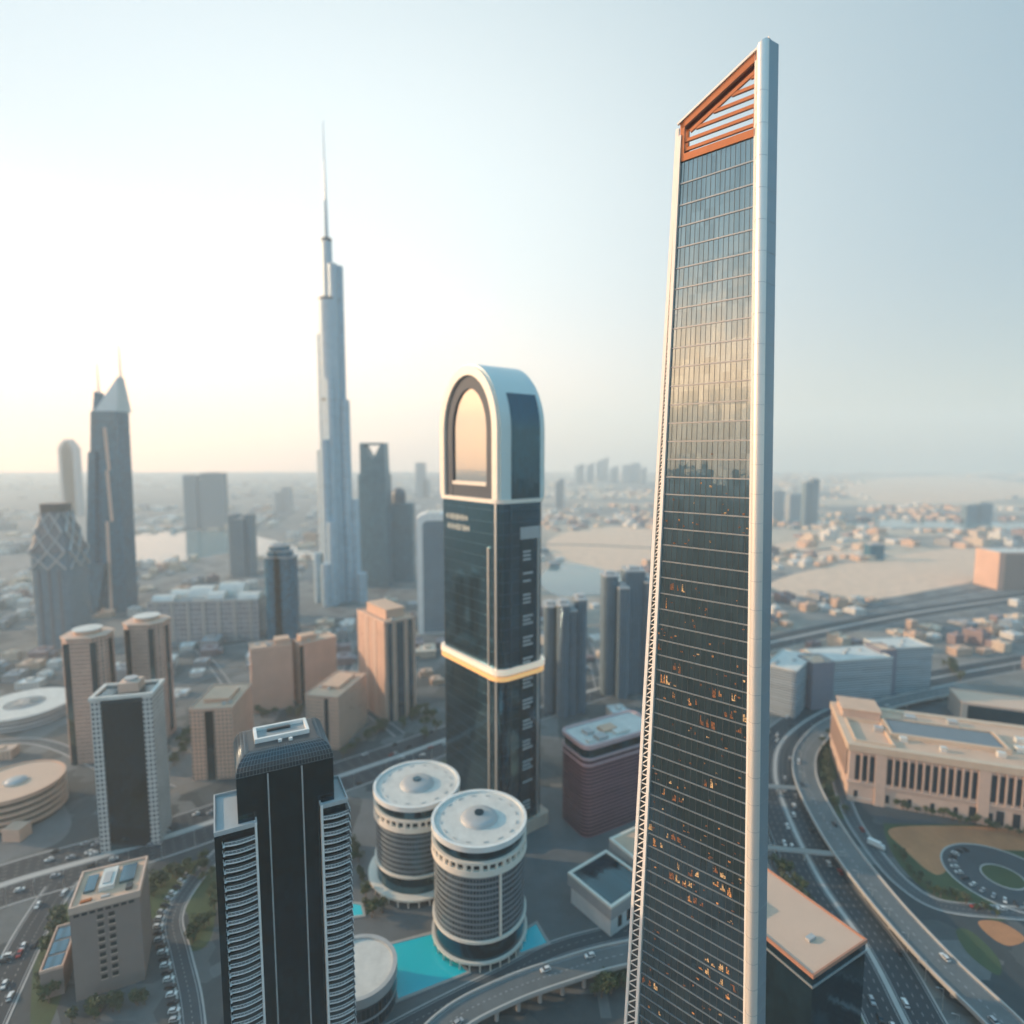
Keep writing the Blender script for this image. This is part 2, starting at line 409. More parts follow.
sheet('lawn', [(956,930),(972,932),(998,958),(1000,975),(985,968),(965,950)], 'lawn', .066)
sheet('dirt', [(978,922),(1000,922),(1025,938),(1010,946),(992,938)], 'dirt', .066)
sheet('lawn', [(766,850),(780,858),(812,895),(830,930),(900,1030),(900,1080),(840,1080),(790,950),(766,900)], 'lawn', .054)
sheet('lawn', [(846,712),(822,745),(820,775),(838,815),(846,812),(836,775),(842,748),(868,716)], 'lawn', .070)
pk = MB(); pk.add([(-GR+5,-GR+5,.03),(GR-5,-GR+5,.03),(GR-5,60,.03),(-GR+5,60,.03)], [[0,1,2,3]]); struct(pk.build('unseen_dark_ground', M['reflection_dark']))  # unseen dark sheet added behind the camera to darken the tower glass reflections
sheet('lawn', [(420,772),(440,762),(490,748),(495,756),(450,772)], 'lawn', .060)
# roads
road('highway', [(-160,945),(0,886),(100,857),(200,826),(300,790),(400,756),(450,738),(520,714),(600,688),(700,660),(800,636),(920,612),(1060,592)], 46, .08, 5, median=5)
road('valley', [(960,1110),(915,1040),(868,950),(820,880),(788,815),(775,770),(786,737),(830,708),(900,685),(1060,655)], 36, .10, 4, median=2.5)
road('service', [(800,1100),(790,1020),(818,955),(795,900),(768,850),(750,800)], 9, .12, 2, mat='asphalt2')
road('frontage', [(838,780),(852,818),(878,856),(905,885),(940,905),(1000,912),(1060,915)], 9, .12, 2, mat='asphalt2')
road('drive', [(222,850),(192,883),(173,918),(180,955),(190,1000),(196,1060)], 9, .12, 2, mat='asphalt2')
road('street', [(-40,1080),(5,985),(30,935),(48,905),(62,884)], 16, .12, 3)
road('avenue', [(-60,672),(60,662),(140,652),(245,641),(330,622),(440,604),(560,610)], 14, .12, 3)
road('avenue', [(60,700),(160,690),(225,672),(300,668)], 9, .11, 2, mat='asphalt2')
road('quay', [(380,1040),(440,1008),(500,978),(560,948),(640,928),(720,915)], 10, .12, 2, mat='asphalt2')
road('avenue', [(770,598),(850,608),(950,595),(1060,570)], 12, .12, 3)

road('avenue', [(190,640),(215,668),(235,700),(245,735)], 8, .126, 2, mat='asphalt2')
road('avenue', [(345,632),(350,660),(345,690),(400,735)], 9, .13, 2, mat='asphalt2')
road('avenue', [(-40,745),(40,742),(110,770),(170,790)], 9, .134, 2, mat='asphalt2')
road('avenue', [(575,612),(590,650),(600,690)], 9, .126, 2, mat='asphalt2')
road('avenue', [(-40,600),(60,596),(150,590),(240,592),(300,600)], 12, .13, 2)
road('avenue', [(450,560),(540,545),(650,548),(760,556),(900,540),(1050,530)], 16, .142, 2)

# elevated roads
def flyover(label, pix, width, z, piers, key, lanes=2):
    line = smooth_line([G(x, y, z) for x, y in pix]); line = [Vector((p.x,p.y,0)) for p in line]
    ROADS[key] = (line, width, z)
    c = line[len(line)//2]; r = root('flyover', label, 'flyover', 0, 0)
    d = MB(); strip(d, line, -width/2, width/2, z, 0, z-1.6); d.build('deck', M['concrete'], r)
    s_ = MB(); strip(s_, line, -width/2+.4, width/2-.4, z+.012); s_.build('road_surface', M['concrete_road'], r)
    for a in (-1, 1):
        q = MB(); strip(q, line, a*width/2-.45, a*width/2+.45, z+1.1, 0, z-.3); q.build('parapet', M['kerb'], r)
    p = MB(); strip(p, line, -.2, .2, z+.02, dash=9); strip(p, line, -width/2+1, -width/2+1.3, z+.02); strip(p, line, width/2-1.3, width/2-1, z+.02)
    p.build('lane_marking', M['paint'], r)
    for i in range(2, len(line)-1, piers):
        a, b = side(line, -width*.22)[i], side(line, width*.22)[i]
        k = MB(); k.cyl(a.x, a.y, 1.1, 0, z-2.6, 12); k.cyl(b.x, b.y, 1.1, 0, z-2.6, 12); k.bar(a.lerp(b,-.4)+Vector((0,0,z-2.1)), b.lerp(a,-.4)+Vector((0,0,z-2.1)), 1.8, 1)
        k.build('pier', M['concrete'], r)
flyover('curved two lane flyover with pale parapets sweeping round beside the dark highway', [(1075,1110),(1010,1030),(940,962),(882,898),(838,840),(811,792),(804,766),(810,745),(836,722),(890,703),(960,688)], 17, 7, 5, 'ramp')
flyover('raised concrete road curving past the foot of the round hotel towers', [(395,1080),(450,1022),(505,992),(560,972),(620,955),(720,938)], 13, 9, 4, 'bridge')
for i, (a, b, lab) in enumerate((((752,786),(806,789),'thin footbridge over the dark highway, the farther one from the peach roof'), ((764,848),(846,856),'thin footbridge over the dark highway, the one nearer the peach roof'))):
    p, q = G(*a, 6), G(*b, 6); r = root('footbridge', lab, 'footbridge', 0, 0)
    MB().bar(p, q, 3.2, .5).build('deck', M['concrete'], r)
    nrm = (q-p).cross(Vector((0,0,1))).normalized()*1.5
    for s_ in (-1, 1): MB().bar(p+nrm*s_+Vector((0,0,.8)), q+nrm*s_+Vector((0,0,.8)), .15, 1.1).build('railing', M['kerb'], r)
    for t in (.04, .5, .96): c = p.lerp(q, t); MB().cyl(c.x, c.y, .6, 0, 5.7, 10).build('pier', M['concrete'], r)

# ------------------------------------------------------------------ generic building bits
def parapet(r, w_, d_, h, mat, t=.6, hh=1.1, roofmat=None, x0=0, y0=0):
    MB().ring(x0-.2, y0-.2, x0+w_+.2, y0+d_+.2, t, h-.4, h+hh).build('parapet', mat, r)
    if roofmat: MB().box(x0+t, y0+t, h-.3, x0+w_-t, y0+d_-t, h+.12).build('roof', roofmat, r)
def units(r, w_, d_, h, n, x0=0, y0=0, seed=1, s=1.0):
    rn = random.Random(seed)
    for i in range(n):
        a, b, c = rn.uniform(2.5,5)*s, rn.uniform(2,4)*s, rn.uniform(1.2,2.6)*s
        x, y = x0+rn.uniform(2, max(2.1, w_-a-2)), y0+rn.uniform(2, max(2.1, d_-b-2))
        m = MB().box(x,y,h+.12,x+a,y+b,h+.12+c); m.cyl(x+a/2,y+b/2,min(a,b)*.32,h+.12+c,h+.5+c,12)
        m.build('roof_unit', M['unit'], r)
F_beige = facade('beige_wall_small_windows', (.66,.42,.31), (.10,.12,.13), 3.4, 3.0, (.35,.75), (.3,.7), metal=.3)
F_beige2 = facade('beige_wall_ribbed', (.56,.37,.29), (.16,.17,.17), 3.4, 2.2, (.25,.8), (.3,.75), metal=.3)
F_grey = facade('grey_blue_wall', (.19,.28,.34), (.10,.16,.20), 3.6, 3.0, (.25,.85), (.12,.88))
F_white = facade('white_wall_bands', (.62,.63,.62), (.12,.19,.23), 3.6, 40, (.35,.8), None)
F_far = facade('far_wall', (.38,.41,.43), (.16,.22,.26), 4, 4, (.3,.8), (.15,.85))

# ------------------------------------------------------------------ MAIN TOWER
def main_tower():
    a = math.atan2(-.66, .75); ex = Vector((math.cos(a), math.sin(a), 0)); ey = Vector((-ex.y, ex.x, 0))
    P0 = Vector((150*(745-512)/F*1.0, 150, 0))
    def loc(px, py):
        d = ray(px, py); o = Vector((0,0,H)); t = (P0-o).dot(ey)/d.dot(ey); q = o+d*t-P0
        return q.dot(ex), q.z
    r = root('tapered_glass_skyscraper', 'tall tapering glass skyscraper with slanted top and copper louvres, in the right foreground', 'skyscraper', P0.x, P0.y, a)
    def line(p, q):
        (x0,z0),(x1,z1) = loc(*p), loc(*q)
        return lambda z: x0+(x1-x0)*(z-z0)/(z1-z0)
    XL = line((682,125),(638,1024)); XO = line((679,118),(626,1024)); XR = line((757,60),(745,1024)); XF = line((769.5,38),(757.5,1024))
    zl = loc(720,149)[1]                                   # foot of the louvres
    zA = loc(680,125)[1]; zB = loc(757,52)[1]; zC = loc(775,36)[1]
    tower_d = 1.0
    # body behind the front glass
    body = MB()
    def ring_at(z): return [(XL(z),.5),(XR(z),.5),(XF(z)+.2,1.2),(XF(z)+.2+.4,4.6),(XF(z)-6,17),(XL(z)+9,22),(XL(z)+1.5,9)]
    body.prism(ring_at(0), 0, zl-.5, top=ring_at(zl-.5)); body.build('tower_body', M['sidemetal'], r)
    gl = MB(); K = 24
    for i in range(K):
        z0, z1 = zl*i/K, zl*(i+1)/K
        gl.add([(XL(z0),0,z0),(XR(z0),0,z0),(XR(z1),0,z1),(XL(z1),0,z1)], [[0,1,2,3]])
    gl.build('curtain_glass', M['tower_glass'], r)
    floors = []; z = zl
    while z > 3: floors.append(z); z -= 3.7+max(0,(z-100))/250*1.9
    fb = MB()
    for z in floors[1:]:
        hgt = .16
        fb.box(XL(z),-.22,z-hgt,XR(z),.02,z+hgt)
    fb.build('floor_bands', M['spandrel'], r)
    mu = MB()
    for i in range(1, 16):
        t = i/16; mu.bar((XL(0)+(XR(0)-XL(0))*t,-.03,0), (XL(zl)+(XR(zl)-XL(zl))*t,-.03,zl), .085, .12)
    mu.build('mullions', M['dmetal'], r)
    # lit rooms, plus glowing flecks that stand in for amber reflections
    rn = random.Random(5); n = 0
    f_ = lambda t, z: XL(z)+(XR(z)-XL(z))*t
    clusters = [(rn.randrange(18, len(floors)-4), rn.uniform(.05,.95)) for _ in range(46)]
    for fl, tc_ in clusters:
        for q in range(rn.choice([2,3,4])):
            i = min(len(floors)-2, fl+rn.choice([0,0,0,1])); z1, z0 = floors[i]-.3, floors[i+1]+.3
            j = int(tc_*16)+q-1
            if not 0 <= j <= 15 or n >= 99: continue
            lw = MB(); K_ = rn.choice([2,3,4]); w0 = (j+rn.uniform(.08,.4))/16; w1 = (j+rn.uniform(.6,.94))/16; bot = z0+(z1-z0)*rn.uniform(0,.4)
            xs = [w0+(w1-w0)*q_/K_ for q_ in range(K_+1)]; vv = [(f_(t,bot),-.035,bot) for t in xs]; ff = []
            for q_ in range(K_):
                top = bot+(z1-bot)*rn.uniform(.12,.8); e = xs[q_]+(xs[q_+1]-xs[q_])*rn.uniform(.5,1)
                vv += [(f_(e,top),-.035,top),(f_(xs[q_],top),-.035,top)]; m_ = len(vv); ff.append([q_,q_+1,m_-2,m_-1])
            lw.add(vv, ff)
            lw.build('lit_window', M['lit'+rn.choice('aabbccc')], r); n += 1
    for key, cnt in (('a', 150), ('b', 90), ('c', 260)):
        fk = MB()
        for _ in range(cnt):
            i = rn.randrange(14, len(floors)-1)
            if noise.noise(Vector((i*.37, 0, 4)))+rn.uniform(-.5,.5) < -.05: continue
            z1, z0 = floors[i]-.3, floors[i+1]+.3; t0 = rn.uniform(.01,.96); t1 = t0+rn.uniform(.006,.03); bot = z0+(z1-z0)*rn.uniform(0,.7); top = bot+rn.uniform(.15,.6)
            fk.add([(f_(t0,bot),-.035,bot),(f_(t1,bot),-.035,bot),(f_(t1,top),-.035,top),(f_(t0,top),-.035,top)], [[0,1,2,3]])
        fk.build('amber_glints', M['lit'+key], r)['kind'] = 'stuff'
    # left edge: two white rails and a zigzag lattice
    rail = MB(); rail.bar((XO(0),-.3,0),(XO(zA-1),-.3,zA-1),.55,.9); rail.build('edge_rail', M['towerwhite'], r)
    rail = MB(); rail.bar((XL(0)-.35,-.3,0),(XL(zA-3)-.2,-.3,zA-3),1.0,.9); rail.build('edge_rail', M['towerwhite'], r)
    lat = MB(); z = 0; k = 0
    while z < zA-12:
        w_ = XL(z)-XO(z); st_ = max(2.0, w_*.9)
        p = (XO(z),-.2,z); q = (XL(z+st_)-.4,-.2,z+st_)
        lat.bar(p, q, .28, .3); z += st_*1.0
        lat.bar((XO(z),-.2,z),(XL(z)-.3,-.2,z),.22,.3)
    lat.build('edge_lattice', M['towerwhite'], r)
    bk = MB(); bk.add([(XO(0),.3,0),(XL(0),.3,0),(XL(zA-6),.3,zA-6),(XO(zA-6),.3,zA-6),(XO(0)+1,4,0),(XL(0)+1,4,0),(XL(zA-6)+1,4,zA-6),(XO(zA-6)+1,4,zA-6)], [[0,1,2,3],[4,7,6,5],[0,3,7,4],[1,5,6,2],[3,2,6,7],[0,4,5,1]])
    bk.build('edge_wall', M['dmetal'], r)
    # right edge: rounded pale fin
    fin = MB(); nn = 10; zs = [0, 60, 120, 180, 240, 300, zB]
    rows = []
    for z in zs:
        x0, x1 = XR(z), XF(z); row = []
        for i in range(nn+1):
            t = i/nn; bul = .25+1.7*math.sin(math.pi*min(1, t*1.0))**.6
            zz = z if z < zB else zB+(zC-zB)*t
            row.append((x0+(x1-x0)*t, -bul, zz))
        row.append((x1+.15, .9, zz)); row.append((x1+.6, 4.6, zz if z < zB else zC+.7))
        row.append((x0, 4.6, z)); row.append((x0, .3, z))
        rows.append(row)
    L = len(rows[0]); v = [p for row in rows for p in row]; f = []
    for i in range(len(rows)-1):
        for j in range(L): f.append([i*L+j, i*L+(j+1)%L, (i+1)*L+(j+1)%L, (i+1)*L+j])
    f.append([(len(rows)-1)*L+j for j in range(L)]); fin.add(v, f)
    for i in range(len(rows)-1):
        for j in (nn, nn+1, nn+2): fin.m[i*L+j] = 1
    fin.build('edge_fin', [M['fin'], M['sidemetal']], r, smooth=True)
    jt = MB(); z = 6.0
    while z < zB-3:
        x0, x1 = XR(z), XF(z); pr = [(x0+(x1-x0)*i/nn, -(.25+1.7*math.sin(math.pi*i/nn)**.6)-.02, z) for i in range(nn+1)]+[(x1+.17, .9, z), (x1+.64, 4.6, z)]
        for p, q in zip(pr, pr[1:]): jt.bar(p, q, .07)
        z += 7.4
    jt.build('fin_joints', M['unit'], r)
    cap = MB(); cap.bar((XO(zA),-.5,zA),(XR(zB),-.5,zB+.3),.7,.5); cap.bar((XR(zB),-.6,zB+.2),(XF(zB),-.3,zC+.1),.5,.5); cap.build('edge_trim', M['towerwhite'], r)
    cap = MB(); cap.bar((XR(0)-.1,-.25,0),(XR(zB)-.1,-.25,zB),.4,.6); cap.build('edge_trim', M['towerwhite'], r)
    # copper crown, open to the sky
    xl, xr = XL(zl)+.1, XR(zl)-.1
    slope = lambda x: zA+(zB-zA)*(x-XO(zA))/(XR(zB)-XO(zA))
    cr = MB()
    for y0 in (-.1, 2.4):
        cr.bar((xl,y0,zl+.9),(xr,y0,zl+.9),.7,1.8)
        cr.bar((xl+.5,y0,zl),(xl+.5,y0,slope(xl+.5)-.3),.7,1.2)
        cr.bar((xl,y0,slope(xl)-1.0),(xr,y0,slope(xr)-1.0),.7,1.8)
        cr.bar((xr-.3,y0,zl),(xr-.3,y0,slope(xr)-.6),.5,.6)
    for x in (xl+.3, xr-.3): cr.bar((x,-.1,zl+.5),(x,2.4,zl+.5),.6,.8)
    cr.bar((xl+2.5,.1,slope(xl+2.5)-4.2),(xr,.1,slope(xr)-4.2),.6,.9)
    cr.build('crown_frame', M['orange'], r)
    roofp = MB(); roofp.add([(xl,-.1,slope(xl)-.2),(xr,-.1,slope(xr)-.2),(xr,2.4,slope(xr)-.2),(xl,2.4,slope(xl)-.2),(xl,-.1,slope(xl)-.9),(xr,-.1,slope(xr)-.9),(xr,2.4,slope(xr)-.9),(xl,2.4,slope(xl)-.9)], [[0,1,2,3],[7,6,5,4],[0,4,5,1],[2,6,7,3],[1,5,6,2],[0,3,7,4]])
    roofp.build('crown_soffit', M['orange'], r)
    for i in range(10):
        z = zl+2.9+i*2.25
        x0 = xl+.8
        sl = (zB-zA)/(XR(zB)-XO(zA)); x0 = max(x0, xl+(z+4.6-slope(xl))/sl)
        if x0 > xr-1: break
        MB().add([(x0,-.1,z-.40),(xr,-.1,z-.40),(xr,-.1,z+.40),(x0,-.1,z+.40),(x0,.6,z-.40),(xr,.6,z-.40),(xr,.6,z+.40),(x0,.6,z+.40)], [[0,1,2,3],[7,6,5,4],[0,4,5,1],[3,2,6,7],[1,5,6,2],[0,3,7,4]]).build('louvre', M['orange'], r)
M['tower_glass'] = curtain('tower_glass', (.17,.25,.295), 4.2, 1.66, 0.03, .95, .10, .018)
M['spandrel'] = plain('spandrel_metal', (.30,.33,.35), .35, .6, var=.05)
M['towerwhite'] = plain('tower_white', (.82,.78,.72), .4, var=.05)
M['fin'] = plain('pale_fin', (.86,.80,.73), .32, .45, var=.05)
M['sidemetal'] = plain('grey_side_cladding', (.30,.36,.40), .4, .4, var=.08)
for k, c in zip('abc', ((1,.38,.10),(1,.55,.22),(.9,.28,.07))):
    n_ = N('lit_room_glint_'+{'a':'amber','b':'warm','c':'copper'}[k]); P_ = n_.obj()['Object']
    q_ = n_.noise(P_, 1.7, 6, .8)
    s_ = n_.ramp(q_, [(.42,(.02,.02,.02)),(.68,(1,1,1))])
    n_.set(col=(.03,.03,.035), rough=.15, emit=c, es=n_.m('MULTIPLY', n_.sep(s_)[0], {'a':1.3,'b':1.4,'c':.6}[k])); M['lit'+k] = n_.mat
main_tower()

# ------------------------------------------------------------------ ARCH TOWER
def arch_tower():
    F_ = G(500, 845); rot = R(38); W, D = 39.0, 73.0
    r = root('arched_glass_tower', 'dark teal glass tower with an arched white crown and a glowing belt', 'skyscraper', F_.x, F_.y, rot)
    zt = 229.0
    MB().prism(rrect(0,0,W,D,7,6), 0, zt).build('tower_shaft', M['teal'], r, smooth=True)
    MB().prism(rrect(-1.0,-1.0,W+1,D+1,7.5,6), zt, zt+2.6).build('ledge', M['cream'], r, smooth=True)
    zb = zt+2.6; zs = zb+44; ztop = 320.5
    def prof(ins, n=28):
        hw = D/2-.5-ins; c = D/2; tz = ztop-ins*1.05
        return [(c-hw, zb)]+[(c-hw*math.cos(math.pi*i/n), zs+(tz-zs)*math.sin(math.pi*i/n)) for i in range(n+1)]+[(c+hw, zb)]
    def ringprism(a, b, x0, x1, bev=0.0):
        m = MB(); n = len(a); v = []
        sh = [(x0, 0), (x1, 0)]
        for p, q in zip(a, b): v += [(x0,*p),(x1,*p),(x1,*q),(x0,*q)]
        f = []
        for i in range(n-1):
            for j in range(4): f.append([4*i+j, 4*i+4+j, 4*i+4+(j+1)%4, 4*i+(j+1)%4])
        f += [[0,1,2,3],[4*n-1,4*n-2,4*n-3,4*n-4]]
        return m.add(v, f)
    def solid(a, x0, x1):
        m = MB(); n = len(a); v = [(x0,*p) for p in a]+[(x1,*p) for p in a]
        return m.add(v, [list(range(n)), list(range(2*n-1,n-1,-1))]+[[i,n+i,n+(i+1)%n,(i+1)%n] for i in range(n)])
    sh = ringprism(prof(1.4), prof(7.0), -.4, W+.4); sh.build('arch_shell', M['cream'], r, smooth=True)
    ringprism(prof(0), prof(1.4), 1.6, W-1.6).build('arch_roof', M['archshade'], r, smooth=True)
    ringprism(prof(7.0), prof(15.5), 1.6, W-1.6).build('arch_frame', M['archdark'], r, smooth=True)
    solid(prof(15.5), 2.9, W-2.9).build('arch_glass', M['archglass'], r, smooth=False)
    MB().box(1.9, 16, zb, 3.5, D-16, zb+8).build('arch_sill', M['archdark'], r)
    MB().box(1.2, 16, zb+8, 3.5, D-16, zb+10.5).build('arch_sill', M['metal'], r)
    p = prof(-.35); 
    for sgn in (1, -1):
        q = [(y, z) for y, z in (p if sgn == 1 else p[::-1]) if z < 303 and (y < D/2) == (sgn == 1)]
        q2 = [(y+sgn*.8, z) for y, z in q]
        ringprism(q, q2, 10, W-5).build('side_glass', M['navy'], r, smooth=True)
    # shaft dressing
    for x, y, z1, mt in ((-.35, 11, 200, 'metal'), (-.1, 3.2, zt, 'metal')):
        MB().box(x-.3, y, 20, x+.5, y+1.6, z1).build('vertical_strip', M[mt], r)
    MB().box(8.5, -.6, 4, 10.0, .4, zt-1).build('vertical_strip', M['blue'], r)
    MB().box(31.5, -.7, 4, 33.0, .4, zt-24).build('vertical_strip', M['metal'], r)
    MB().box(17, -.45, 4, 28.5, .3, zt-24).build('window_bay', M['navy'], r)
    fl = MB()
    zz = 6
    while zz < zt-1: fl.prism(rrect(-.07,-.07,W+.07,D+.07,7.05,6), zz, zz+.16, bottom=True); zz += 7.8
    fl.build('floor_bands', M['tealband'], r)
    MB().box(17, -.5, zt-24, 34, .3, zt-16).build('window_bay', M['unit'], r)
    z = zt-33
    rn = random.Random(3)
    while z > 8:
        for k in range(3):
            if rn.random() < .9: MB().box(19, -.75, z-k*2.6, 27.5-rn.choice([0,0,2]), .2, z-k*2.6+1.35).build('window', M['unit'], r)
        z -= 14.5
    # faded lettering high on the broad face: two rows of pale strokes
    for row, (z, y0, y1) in enumerate(((zt-12, 36, 62), (zt-19, 34, 62))):
        m = MB(); y = y0
        while y < y1:
            ww = rn.uniform(.5, 1.1); hh = rn.uniform(3.2, 4.6); m.box(-.25, y, z-hh/2, .2, y+ww, z+hh/2); 
            if rn.random() < .5: m.box(-.22, y+ww, z+rn.choice([-1.6,0,1.5]), .2, y+ww+1.1, z+rn.choice([-1.6,0,1.5])+.6) if False else m.box(-.22, y+ww, z-.4, .2, y+ww+1.0, z+.4)
            y += ww+rn.uniform(.7,1.5)
        m.build('lettering', M['faded'], r)
    # belt
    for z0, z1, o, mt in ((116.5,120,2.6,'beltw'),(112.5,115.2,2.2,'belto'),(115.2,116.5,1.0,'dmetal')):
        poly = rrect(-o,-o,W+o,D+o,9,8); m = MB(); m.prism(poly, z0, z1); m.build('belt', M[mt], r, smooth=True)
    MB().prism(rrect(-6,-3,W+3,D+6,3,3), 0, 9).build('podium', M['beige2'], r)
    MB().box(6,6,zb,W-6,D-6,zb+1).build('roof', M['roofgrey'], r)
M['tealband'] = plain('teal_joint', (.07,.13,.17), .3, .6)
M['archshade'] = plain('shade_tinted_cladding', (.60,.68,.66), .35, .1, var=.05)  # bluish shade of the cream arch's side put into the colour
M['archdark'] = plain('slate_frame', (.028,.045,.07), .65, 0, var=.08)
M['archglass'] = curtain('arch_glass', (.42,.44,.45), 60, 60, .06, .95, .0, .0)
M['faded'] = plain('faded_letters', (.42,.47,.45), .5)
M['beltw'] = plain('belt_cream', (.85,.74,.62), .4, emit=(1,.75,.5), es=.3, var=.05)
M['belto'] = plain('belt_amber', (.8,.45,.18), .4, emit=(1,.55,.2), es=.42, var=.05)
arch_tower()

# ------------------------------------------------------------------ DARK BALCONY TOWER
def balcony_tower():
    top = Zat(185, 779); O = G(236, 779, top); u = G(333, 757, top)-O; a = math.atan2(u.y, u.x)
    r = root('balcony_tower', 'near black tower with white balconies stacked down both corners', 'tower', O.x, O.y, a)
    W, D = u.length, 25.0; zc = top+6.5
    MB().box(0,0,0,W,D,top).build('tower_shaft', M['black'], r)
    # rounded crown with fine ribs
    m = MB(); prev = None; n = 6; lay = []
    for i in range(n+1):
        t = math.pi/2*i/n; ins = 4.4*(1-math.cos(t)); z = top+(zc-top)*math.sin(t); lay.append((ins, z))
    for (i0, z0), (i1, z1) in zip(lay, lay[1:]): m.prism([(i0,i0),(W-i0,i0),(W-i0,D-i0),(i0,D-i0)], z0, z1, 0, [(i1,i1),(W-i1,i1),(W-i1,D-i1),(i1,D-i1)])
    m.build('crown', M['crown'], r)
    rb = MB()
    for (i0, z0), (i1, z1) in zip(lay, lay[1:]):
        for k in range(1, 30):
            t = k/30
            for s in (0, 1):
                ya, yb = (i0-.06, i1-.06) if s == 0 else (D-i0+.06, D-i1+.06)
                rb.bar((i0+(W-2*i0)*t, ya, z0), (i1+(W-2*i1)*t, yb, z1+.06), .11)
                xa, xb = (i0-.06, i1-.06) if s == 0 else (W-i0+.06, W-i1+.06)
                rb.bar((xa, i0+(D-2*i0)*t, z0), (xb, i1+(D-2*i1)*t, z1+.06), .11)
        rb.ring(i0-.1, i0-.1, W-i0+.1, D-i0+.1, .15, z0-.06, z0+.06)
    rb.build('crown_ribs', M['ribs'], r)
    MB().ring(6.5,9,W-6.5,D-5.5,1.0,zc-.2,zc+1.5).build('roof_frame', M['white'], r)
    MB().box(7.5,10,zc,W-7.5,D-6.5,zc+.25).build('roof', M['roofgrey'], r)
    MB().box(11,16,zc+.25,19,D-8,zc+1.2).build('roof_hatch', M['dark'], r)
    for x, y in ((14,6.5),(17.5,6)): MB().box(x,y,zc,x+1.2,y+1,zc+.9).build('roof_unit', M['white'], r)
    for x in (9.5, 20.5): MB().box(x,-.35,0,x+.45,.1,top-.5).build('vertical_strip', M['unit'], r)
    wz = Zat(183, 828)
    wings = ((-7.2, -3.0, 5.6, 21), (W-5.2, -3.0, W+4.2, 14))
    for wi, (x0,y0,x1,y1) in enumerate(wings):
        MB().box(x0+(.1 if wi == 0 else 1.0),y0+1.6,0,x1-.6,y1,wz-.6).build('balcony_core', M['black'], r)
        ro = MB(); ro.box(x0,y0,wz-.6,x1,y1,wz); ro.ring(x0-.1,y0-.1,x1+.1,y1+.1,.5,wz,wz+1.0)
        ro.build('wing_roof', M['wingroof'], r)
        if wi == 0: MB().box(x0, y0-.4, 0, x0+2.2, y0+1.6, wz-.7).build('side_pier', M['black'], r)
        bx = x1-.7 if wi == 0 else x0
        MB().box(bx, y0-.6, 0, bx+.7, y0+1.6, wz+.8).build('corner_fin', M['white'], r)
        bx2 = x0-.2 if wi == 0 else x1-.4
        zf = wz-4.2; k = 0
        while zf > 3:
            m = MB(); xa, xb = (x0+2.8, x1-.8) if wi == 0 else (x0+.8, x1)
            n = 8; out = []
            for i in range(n+1):
                t = i/n; out.append((xa+(xb-xa)*t, y0-.6-.7*math.sin(math.pi*t)))
            poly = out+[(xb, y0+2.0),(xa, y0+2.0)]
            m.prism(poly, zf-.28, zf)
            m.m = [0]*len(m.f)
            for (p, q) in zip(out, out[1:]):
                m.bar((*p, zf+1.05), (*q, zf+1.05), .16, .16, 1); m.bar((*p, zf-.12), (*q, zf-.12), .14, .42, 1); m.bar((*p, zf+.5), (*q, zf+.5), .05, .05, 1)
                m.bar((*p, zf), (*p, zf+1.05), .07, None, 1)
            # the slab runs on round the side
            if wi == 0: m.box(x0+2.3, y0-1.1, zf-.28, x0+2.9, y0+.6, zf, 1); m.box(x0+2.2, y0-1.1, zf+.95, x0+2.35, y0+.6, zf+1.1, 1)
            else: m.box(x1-1.0, y0-.1, zf-.28, x1+.8, y0+9, zf); m.box(x1+.66, y0-.1, zf+.95, x1+.8, y0+9, zf+1.1, 1); m.box(x1+.8, y0-.1, zf-.3, x1+.9, y0+9, zf+.05, 1)
            m.build('balcony', [M['balcfloor'], M['balc']], r); zf -= 3.08; k += 1
M['crown'] = plain('crown_dark', (.03,.045,.055), .3, .3); M['ribs'] = plain('crown_rib_metal', (.22,.27,.30), .4, .5)
M['balcfloor'] = plain('balcony_floor', (.10,.115,.125), .7)
M['balc'] = plain('balcony_white', (.70,.72,.72), .55, var=.25, scale=.4); M['wingroof'] = plain('wing_roof_grey', (.40,.43,.44), .7)
balcony_tower()

